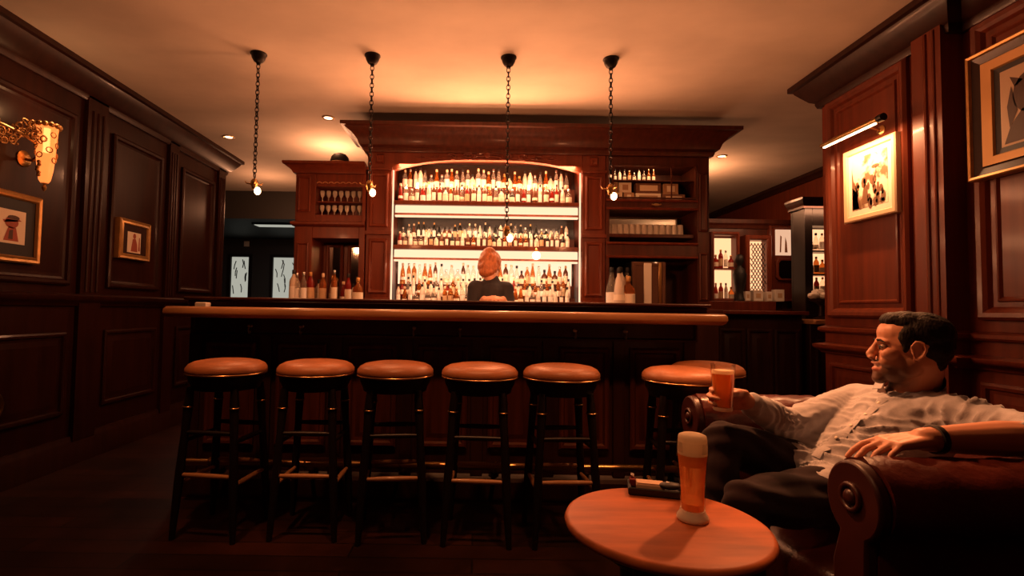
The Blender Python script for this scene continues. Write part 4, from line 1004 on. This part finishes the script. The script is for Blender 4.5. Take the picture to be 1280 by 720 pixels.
def hand(mb, w, f, n, th, curls, s=1.0, spread=.05, thumb=None, forearm=None):
    # w wrist, f towards the knuckles, n out of the palm, th towards the thumb side; curls: three bend angles per finger
    f = V(f).normalized(); n = V(n); n = (n - f*n.dot(f)).normalized(); t = V(th); t = (t - f*t.dot(f) - n*t.dot(n)).normalized(); w = V(w)
    fl = [(.043,.026,.021), (.047,.030,.023), (.044,.028,.022), (.034,.021,.019)]
    kb = [(.086,.031), (.090,.0105), (.086,-.0105), (.077,-.030)]
    tips = []
    for i in range(4):
        k = w + (f*kb[i][0] + t*kb[i][1])*s
        mb.cone(w + t*(.020-.0125*i)*s, .0165*s, k, .0112*s, 12)
        if i: mb.cone(kp, .0105*s, k, .0105*s, 10)
        kp = k
        d = (f + t*spread*(1.5-i)).normalized(); ax = d.cross(n).normalized(); p = k; r = (.0098,.0100,.0094,.0083)[i]*s
        ang = 0
        for q in range(3):
            ang += curls[i][q]
            dd = Matrix.Rotation(ang, 3, ax) @ d; e = p + dd*fl[i][q]*s
            mb.cone(p, r, e, r*.9, 12); p = e; r *= .9
        tips.append((p, dd))
    mb.ell(w + (f*.045 + n*.004)*s, (.04*s,.036*s,.014*s), 14, 10, mat=Matrix((f, t, n)).transposed())
    th0 = w + (f*.022 + t*.022 + n*.006)*s
    a, b, c = thumb
    p1 = th0 + (f*a[0]+t*a[1]+n*a[2])*s; p2 = p1 + (f*b[0]+t*b[1]+n*b[2])*s; p3 = p2 + (f*c[0]+t*c[1]+n*c[2])*s
    mb.cone(th0, .0165*s, p1, .0125*s); mb.cone(p1, .0118*s, p2, .0102*s); mb.cone(p2, .0102*s, p3, .0082*s)
    return tips

# ---------------------------------------------------------------- seated man
man = thing('person', 'person in pale grey shirt seated in leather armchair, raising a glass of beer', 'person', (1.25, 1.72, .44))
Hm = V((1.428, 1.692, .998)); Rm = frame((-.88, .475, .05), (.06, -.02, 1))
SKIN = (.52, .245, .145)
nb = V((1.475, 1.742, .862))
ShL = V((1.485, 1.595, .800)); ShR = V((1.435, 1.945, .785)); ElL = V((1.47, 1.345, .800)); WrL = V((1.150, 1.325, .797))
ElR = V((1.115, 1.835, .715)); WrR = V((.895, 1.712, .826))
HipL = V((1.19, 1.65, .545)); HipR = V((1.20, 1.83, .55)); KnL = V((.80, 1.515, .565)); KnR = V((.825, 1.715, .690))
AnL = V((.72, 1.47, .11)); AnR = V((.685, 1.565, .36))
b = MB()
head_blob(b, Hm, Rm, nb)
b.cone(nb, .058, V((1.455,1.765,.80)), .07, 18)
b.cone(ShL, .05, ShR, .05); b.cone(V((1.45,1.77,.74)), .085, V((1.27,1.74,.62)), .085); b.cone(V((1.27,1.74,.62)), .085, V((1.19,1.74,.555)), .09)
b.cone(HipL, .068, KnL, .048); b.cone(KnL, .047, AnL, .033); b.cone(HipR, .068, KnR, .048); b.cone(KnR, .047, AnR, .033)
b.cone(AnL, .033, V((.60,1.44,.055)), .025); b.cone(AnR, .032, V((.575,1.50,.30)), .025)
b.cone(ShL, .047, ElL, .039); b.cone(ElL, .043, ElL.lerp(WrL,.35), .046); b.cone(ElL.lerp(WrL,.35), .046, WrL, .030)
b.cone(ShR, .047, ElR, .038); b.cone(ElR, .040, ElR.lerp(WrR,.35), .041); b.cone(ElR.lerp(WrR,.35), .041, WrR, .026)
# left hand hangs relaxed over the front of the arm
fl_ = V((-1, .03, -.12))
hand(b, WrL, fl_, (-.1, .05, -1), (0, 1, 0), [(.25,.35,.2), (.32,.42,.25), (.42,.45,.25), (.5,.45,.25)], 1.02, .10, ((.03,.022,.006), (.028,.010,.010), (.022,.002,.008)))
# right hand wraps the glass
gl = V((.800, 1.660, .800))
hand(b, WrR, (-1, -.02, .06), (-.05, -1, -.05), (.05, .0, 1), [(.45,1.0,.75), (.45,1.05,.75), (.45,1.05,.8), (.5,1.05,.8)], .98, .02, ((.026,.004,.026), (.030,-.002,.018), (.024,-.006,.010)))
body = remeshed(b, .0034, 9, .5)
sculpt_head(body, Hm, Rm, None, None, None)
paint(body, Hm, Rm, SKIN, (.50,.15,.10), (.030,.012,.008))
link_mesh('body', body, skin_mat('skin', SKIN), man)
# eyes, brows
eyew = mat('shaded_eye_white', (.34,.24,.19), .25)  # white darkened, shadow of the squinting lids put into its colour
for s in (1,-1):
    e = MB().ell(Hm + Rm @ V((.0730,s*.031,.0065)), .0105, 14, 10).build('eye', eyew, man, smooth=180)
    MB().ell(Hm + Rm @ V((.0826,s*.0320,.0050)), (.0026,.005,.005), 10, 8, mat=Rm).build('iris', M['black'], e, smooth=180)
    MB().tube([Hm + Rm @ V((.0825,s*.020,.0095)), Hm + Rm @ V((.0855,s*.029,.0120)), Hm + Rm @ V((.0825,s*.038,.0105)), Hm + Rm @ V((.0765,s*.044,.006))], [.0012,.0020,.0020,.0012], 8).build('eyelid', M['black'], e)
HAIR = mat('dark_hair', (.006,.0035,.003), .65, spec=.25, bump=.4, nscale=(160,160,40))
c = MB()
for s in (1,-1):
    c.tube([Hm + Rm @ V((.0850,s*.016,.0250)), Hm + Rm @ V((.0880,s*.025,.0300)), Hm + Rm @ V((.0830,s*.038,.0300)), Hm + Rm @ V((.0720,s*.050,.023))], [.0022,.0036,.0036,.0016], 8)
c.build('eyebrows', HAIR, man)
# hair: short at the sides, brushed up in front
b = MB(); P = lambda x, y, z: Hm + Rm @ V((x, y, z))
E = lambda c_, r: b.ell(P(*c_), r, 20, 14, mat=Rm)
E((-.030,0,.058), (.088,.079,.072)); E((-.052,0,.020), (.064,.070,.068)); E((.008,0,.090), (.066,.062,.040)); E((.043,0,.098), (.038,.052,.027)); E((-.062,0,-.028), (.034,.050,.036))
for s in (1,-1): E((.012,s*.062,.045), (.030,.0145,.036)); E((.022,s*.0645,.016), (.009,.007,.024))
hm_ = remeshed(b, .004, 3, .5); Rt = Rm.transposed()
def fnh(co):
    p = Rt @ (co - Hm); q = V((p.x*22, p.y*90, p.z*40)); return .0022*noise.noise(q) + .0014*noise.noise(q*2.3)
push(hm_, fnh)
link_mesh('hair', hm_, HAIR, man)
# shirt
SH = mat('pale_grey_shirt', (.40,.40,.43), .8, noise_amt=.12, nscale=(60,60,60), bump=.15, bscale=(300,300,300), sheen=.2)
b = MB()
b.cone(V((1.472,1.757,.805)), .076, V((1.455,1.765,.775)), .10, 18)
b.cone(V((1.47,1.64,.80)), .077, V((1.43,1.915,.785)), .072, 18)
b.ell(V((1.405,1.745,.735)), (.112,.165,.125), 20, 14, mat=Matrix.Rotation(.45, 3, 'Y'))
b.cone(V((1.43,1.70,.73)), .125, V((1.24,1.69,.61)), .120, 20); b.cone(V((1.43,1.83,.73)), .115, V((1.25,1.80,.61)), .115, 20)
b.cone(V((1.26,1.70,.62)), .120, V((1.14,1.66,.572)), .098, 20); b.cone(V((1.26,1.80,.62)), .115, V((1.15,1.79,.58)), .10, 20)
b.cone(V((1.14,1.65,.575)), .092, V((1.06,1.595,.575)), .070, 16); b.cone(V((1.14,1.78,.58)), .095, V((1.09,1.76,.60)), .08, 16)
b.cone(V((1.475,1.61,.80)), .074, ElL + V((.0,.012,.0)), .056, 18); b.cone(ElL, .057, ElL.lerp(WrL,.10), .054, 16)
b.cone(V((1.43,1.93,.785)), .074, ElR, .060, 18); b.cone(ElR, .060, ElR.lerp(WrR,.4), .056, 16); b.cone(ElR.lerp(WrR,.4), .055, ElR.lerp(WrR,.86), .039, 16)
sh = remeshed(b, .006, 3, .5)
axL = (WrL-ElL).normalized(); axR = (WrR-ElR).normalized()
def fns(p):
    d = 0
    # creases of worn cloth, bunched at elbows, armpit and waist
    def crease(c0, ax, wl, amp, rad):
        q = p - c0; k = math.exp(-q.length_squared/(2*rad*rad))
        if k < .02: return 0
        m = max(0, .35+1.3*noise.noise(p*11+c0*7)); w = math.sin(q.dot(ax)/wl*2*PI + 6*noise.noise(p*6+c0) + 2.5*noise.noise(p*15))
        return amp*k*m*(1-2*abs(w)**.7)
    d += crease(ElR, (ShR-ElR).normalized()+V((0,.2,.4)), .075, .016, .11)
    d += crease(V((1.0,1.78,.78)), V((.5,.3,-.7)), .06, .012, .09)
    d += crease(V((1.46,1.52,.82)), V((.5,-.8,.35)), .07, .018, .09)
    d += crease(V((1.47,1.38,.81)), V((1,.2,.4)), .07, .014, .08)
    d += crease(V((1.12,1.64,.65)), V((.75,.25,.65)), .075, .018, .13)
    d += crease(V((1.28,1.66,.72)), V((.35,.55,.75)), .09, .011, .13)
    d += .004*noise.noise(p*16) + .002*noise.noise(p*40)
    return d
push(sh, fns)
shirt = link_mesh('shirt', sh, SH, man)
# collar (darker inside), placket with buttons, chest pocket
COLL = mat('dark_collar_lining', (.10,.06,.05), .8)
nbc = nb; axn = (Hm + Rm @ V((-.03,0,-.06)) - nb).normalized()
nbc = nb + axn*.034
def ring(i, j, dr=0):
    a = 2*PI*j/36; r = (.078,.078,.070)[i] + dr; h = (-.03,.012,.042)[i]
    fx = V((-.82,-.2,.0)); fx = (fx - axn*fx.dot(axn)).normalized(); fy = axn.cross(fx)
    op = max(0, math.cos(a))**2
    return nbc + axn*(h - .055*op) + fx*math.cos(a)*(r+.02*op) + fy*math.sin(a)*(r+.004)
MB().grid(3, 36, lambda i, j: ring(i, j), cv=True).build('collar', COLL, shirt, smooth=180)
def surf(me, p, dirn):
    pass
from mathutils.bvhtree import BVHTree
bv = BVHTree.FromPolygons([tuple(v.co + V(man['_w'])) for v in shirt.data.vertices], [tuple(f.vertices) for f in shirt.data.polygons])
def onshirt(p, d=(-.7,-.6,.35)):
    d = V(d).normalized(); h = bv.ray_cast(V(p) - d*-.5, -d)
    return (h[0], h[1]) if h[0] is not None else (V(p), d)
def strip(name, pts, w, m, lift=.003, across=None):
    c = MB(); rows = []
    for k, p in enumerate(pts):
        q, n = onshirt(p); t = (V(pts[min(k+1, len(pts)-1)]) - V(pts[max(k-1,0)])).normalized(); s_ = (V(across) if across else n.cross(t)).normalized()
        rows.append((q + n*lift + s_*w/2, q + n*(lift+.0018) + s_*w*.25, q + n*(lift+.0018) - s_*w*.25, q + n*lift - s_*w/2))
    c.grid(len(rows), 4, lambda i, j: rows[i][j]); return c.build(name, m, shirt, smooth=180)
A_, B_ = V((1.40,1.735,.84)), V((1.09,1.66,.66))
strip('placket', [A_.lerp(B_, i/14) for i in range(15)], .030, SH, .0025)
for k in range(5):
    q, n = onshirt(A_.lerp(B_, .14+.19*k)); MB().ell(q+n*.006, (.0055,.0055,.002), 12, 6, mat=n.to_track_quat('Z','Y').to_matrix()).build('button', M['white_card'], shirt)
# collar leaves
for s in (1,-1):
    fx = V((-.82,-.2,.0)); fx = (fx - axn*fx.dot(axn)).normalized(); fy = axn.cross(fx)
    tri = [nbc + axn*.024 + fx*.02 + fy*s*.072, nbc + axn*.018 + fx*.068 + fy*s*.040, nbc - axn*.020 + fx*.085 + fy*s*.030, nbc - axn*.055 + fx*.085 + fy*s*.060, nbc - axn*.022 + fx*.035 + fy*s*.092, nbc + axn*.0 + fx*-.03 + fy*s*.088, nbc + axn*.022 + fx*-.03 + fy*s*.076]
    c = MB(); k = len(tri); nn = (tri[1]-tri[0]).cross(tri[3]-tri[0]).normalized()*.003
    c.add([p for p in tri] + [p+nn for p in tri], [tuple(range(k)), tuple(reversed(range(k, 2*k)))] + [(i, (i+1) % k, k+(i+1) % k, k+i) for i in range(k)])
    c.build('collar_leaf', SH, shirt, bevel=.0015)
# trousers
TR = mat('dark_plum_trousers', (.016,.007,.009), .85, spec=.15, sheen=.06, noise_amt=.2, nscale=(40,40,40))
b = MB()
b.cone(V((1.20,1.65,.545)), .108, V((1.20,1.83,.55)), .105, 18)
b.cone(HipL, .098, HipL.lerp(KnL,.5), .085, 18); b.cone(HipL.lerp(KnL,.5), .085, KnL, .066, 18); b.cone(KnL, .066, KnL.lerp(AnL,.35), .062, 16); b.cone(KnL.lerp(AnL,.35), .062, AnL, .056, 16)
b.cone(HipR, .098, HipR.lerp(KnR,.5), .085, 18); b.cone(HipR.lerp(KnR,.5), .085, KnR, .064, 18); b.cone(KnR, .064, KnR.lerp(AnR,.35), .060, 16); b.cone(KnR.lerp(AnR,.35), .060, AnR, .054, 16)
tr = remeshed(b, .007, 3, .5)
push(tr, lambda p: .006*noise.noise(p*12) + .003*math.sin(p.dot(V((30,60,70))) + 4*noise.noise(p*7)))
link_mesh('trousers', tr, TR, man)
def shoe(parent, heel, fwd, up):
    R = frame(fwd, up); b = MB(); Q = lambda x, y, z: V(heel) + R @ V((x, y, z))
    b.cone(Q(0,0,.035), .036, Q(.09,0,.045), .038); b.cone(Q(.09,0,.04), .038, Q(.20,0,.026), .030); b.cone(Q(.08,.006,.025), .040, Q(.18,.0,.02), .038); b.cone(Q(.01,0,.05), .038, Q(.02,0,.09), .042)
    m = remeshed(b, .005, 3, .5); o = link_mesh('shoe', m, M['black'], parent)
    c = MB(); c.grid(2, 24, lambda i, j: Q(.10+.135*math.cos(2*PI*j/24), .042*math.sin(2*PI*j/24)*(1 if math.cos(2*PI*j/24) > -.5 else .85), -.012+.022*i), cv=True, cap0=True, cap1=True); c.build('sole', M['wood_black'], o, bevel=.003)
shoe(man, (.735,1.475,.014), (-1,-.25,0), (0,0,1)); shoe(man, AnR + V((.03,.02,-.05)), (-.82,-.45,-.35), (-.3,-.1,.9))
# black wrist band on the left arm
wb = ElL.lerp(WrL, .90); mt = axL.to_track_quat('Z', 'Y').to_matrix()
MB().lathe([(.0335,-.009),(.037,-.007),(.037,.007),(.0335,.009)], wb, 24, mat=mt, cap=False).build('wrist_band', M['black'], man)
tags = man
# the raised glass
P2 = [(.027,0),(.0285,.003),(.029,.012),(.0305,.03),(.0345,.09),(.0372,.145),(.0372,.150)]
L2 = [(.0258,.014),(.0275,.03),(.0315,.09),(.0330,.118)]
F2 = [(.0331,.1185),(.0335,.126),(.0325,.1295)]
beer_glass('pint_glass', 'beer glass held raised in the seated person\'s right hand', (gl.x, gl.y, gl.z), P2, L2, F2)

# ---------------------------------------------------------------- bartender, bent forward behind the bar, seen from behind
bt = thing('person', 'person in dark top standing behind the bar with back turned', 'person', (.11, 3.9, 0))
Hb = V((.108, 3.93, 1.44)); Rb = frame((.35, .93, -.12), (0, -.05, 1)); nb2 = V((.115, 3.895, 1.345))
b = MB(); head_blob(b, Hb, Rb, nb2, .05)
SL, SR = V((-.005,3.86,1.275)), V((.225,3.90,1.275)); 
b.cone(nb2, .055, V((.11,3.88,1.25)), .085); b.cone(SL, .05, SR, .05); b.cone(V((.11,3.88,1.22)), .10, V((.11,3.88,.95)), .10); b.cone(V((.11,3.88,.95)), .125, V((.11,3.88,.86)), .13)
for s, x in ((-1,.03),(1,.19)): b.cone(V((x,3.88,.84)), .085, V((x,3.89,.48)), .056); b.cone(V((x,3.89,.48)), .054, V((x,3.87,.10)), .036); b.cone(V((x,3.87,.08)), .036, V((x+.01,4.0,.04)), .03)
EL, WL = V((-.03,3.77,1.03)), V((.06,3.69,1.19)); ER, WR = V((.26,3.79,1.04)), V((.195,3.69,1.19))
b.cone(SL, .045, EL, .038); b.cone(EL, .038, WL, .026); b.cone(SR, .045, ER, .038); b.cone(ER, .038, WR, .026)
hand(b, WL, (.75,-.35,.12), (.3,.2,-.8), (.3,.8,.2), [(.5,.8,.5)]*4, .9, .03, ((.03,.01,.012), (.026,0,.012), (.02,0,.008)))
hand(b, WR, (-.75,-.35,.12), (-.3,.2,-.8), (-.3,.8,.2), [(.5,.8,.5)]*4, .9, .03, ((.03,.01,.012), (.026,0,.012), (.02,0,.008)))
bm_ = remeshed(b, .005, 3, .5); paint(bm_, Hb, Rb, (.55,.27,.16), (.48,.16,.11), (.2,.1,.05), stubble=False)
link_mesh('body', bm_, skin_mat('fair_skin', SKIN), bt)
RH = mat('copper_hair', (.50,.17,.06), .5, bump=.6, nscale=(70,70,30), noise_amt=.45)
b = MB(); P = lambda x, y, z: Hb + Rb @ V((x, y, z)); E = lambda c_, r: b.ell(P(*c_), r, 18, 12, mat=Rb)
E((-.020,0,.045), (.100,.086,.090)); E((-.055,0,.0), (.066,.080,.085)); E((-.075,0,-.045), (.045,.062,.05)); E((-.05,.0,.118), (.045,.045,.030))
hb_ = remeshed(b, .005, 3, .5)
push(hb_, lambda p: .006*noise.noise(p*28) + .004*noise.noise(V((p.x*80, p.y*80, p.z*20))))
link_mesh('hair', hb_, RH, bt)
b = MB(); NAVY = mat('black_top', (.013,.010,.013), .75)
b.cone(V((.115,3.89,1.325)), .068, V((.11,3.88,1.24)), .11); b.cone(SL, .062, SR, .062); b.cone(V((.11,3.88,1.22)), .118, V((.11,3.88,.98)), .115); b.cone(V((.11,3.88,.98)), .13, V((.11,3.88,.86)), .14)
b.cone(SL, .06, EL, .050); b.cone(EL, .050, EL.lerp(WL,.8), .036); b.cone(SR, .06, ER, .05); b.cone(ER, .05, ER.lerp(WR,.8), .036)
tp_ = remeshed(b, .008, 3, .5)
push(tp_, lambda p: .006*noise.noise(p*14))
link_mesh('top', tp_, NAVY, bt)
b = MB()
for x in (.03,.19): b.cone(V((x,3.88,.85)), .11, V((x,3.89,.48)), .072); b.cone(V((x,3.89,.48)), .068, V((x,3.87,.09)), .056)
link_mesh('trousers', remeshed(b, .009, 3, .5), TR, bt)
for x in (.03,.19): shoe(bt, (x,3.84,.014), (.08,1,0), (0,0,1))
# ================================================================ light
# shelf light strips and the work light above the back bar counter
lamp('AREA', 'shelf_light_upper', (.08, YB+.15, 2.20), 46, (1,.37,.16), 1.45, .10, target=(.08, 3.2, 3.3))
lamp('AREA', 'shelf_light_lower', (.08, YB-.05, 1.75), 14, (1,.42,.19), 1.5, .12, target=(.08, 2.4, 2.3))
lamp('AREA', 'shelf_light_bottles', (.08, YB-.03, 2.33), 14, (1,.5,.26), 1.5, .05, target=(.08, 4.6, 1.75))
lamp('AREA', 'shelf_light_bottles', (.08, YB-.03, 1.88), 7, (1,.52,.28), 1.5, .04, target=(.08, 4.6, 1.70))
lamp('AREA', 'shelf_light_bottles', (.08, YB-.05, 1.50), 7, (1,.54,.30), 1.5, .04, target=(.08, 4.6, 1.25))
lamp('AREA', 'case_light', (1.47, YB+.03, 2.364), 1.6, (1,.5,.24), .6, .02, target=(1.47, YB+.2, 2.1))
# pendants
for x in (-1.42, -.68, .20, .87): lamp('POINT', 'pendant_glow', (x+.03, 3.26, 1.80 if x != .20 else 1.52), 12.5, (1,.35,.14), .04)
# recessed spots over the stools and the seats
for x in (-1.25, -.4, .43, 1.2): lamp('SPOT', 'bar_spot', (x, 1.95, ZC-.02), 80, (1,.36,.13), .05, target=(x, 2.62, .8), spot=.75, blend=.9)
# picture light
lamp('AREA', 'picture_lamp', (2.205, 3.01, 2.172), 11, (1,.46,.2), .42, .02, target=(2.30, 3.01, 1.6))
lamp('SPOT', 'seat_spot', (1.9, 2.9, 2.6), 210, (1,.35,.13), .05, target=(.7, 1.45, .6), spot=.9, blend=.8)
lamp('SPOT', 'front_spot', (.0, 2.5, ZC-.03), 290, (1,.35,.13), .06, target=(1.3, 1.75, .9), spot=.8, blend=.8)
lamp('SPOT', 'table_fill', (-.5, .5, ZC-.03), 45, (1,.42,.18), .06, target=(.56, 1.34, .70), spot=.42, blend=.9)  # added fill for froth and glass front, no fixture in the room
# sconce
lamp('POINT', 'sconce_glow', (-2.6, 3.115, 2.30), 1.5, (1,.48,.2), .04)
# rooms beyond
for x, y, p in ((-1.30,4.36,10), (-2.42,4.90,8), (2.54,5.27,10)): lamp('SPOT', 'downlight_beam', (x, y, ZC-.02), p, (1,.42,.19), .04, target=(x, y, 0), spot=1.6, blend=.8)
lamp('POINT', 'passage_uplight', (-1.45, 5.15, 2.42), 26, (1,.42,.2), .05)
lamp('POINT', 'passage_uplight', (-2.6, 6.3, 2.3), 14, (1,.42,.2), .05)
lamp('POINT', 'right_room_lamp', (2.45, 5.7, 2.40), 26, (1,.42,.19), .05)
lamp('AREA', 'alcove_spot', (2.85, 4.7, 2.1), 5, (1,.45,.22), 1.0, .08, target=(2.85, 5.3, 1.5))
lamp('AREA', 'far_room_panel', (-3.2, 8.2, 2.38), 6, (.9,.95,.9), .8, .2, rot=(0,0,0))
w = bpy.data.worlds.new('dim_room'); SC.world = w; w.use_nodes = True
w.node_tree.nodes['Background'].inputs[0].default_value = (.02,.010,.006,1); w.node_tree.nodes['Background'].inputs[1].default_value = .3
SC.view_settings.view_transform = 'Standard'; SC.view_settings.look = 'None'; SC.view_settings.gamma = 1; SC.view_settings.use_curve_mapping = False
SC.view_settings.exposure = 0
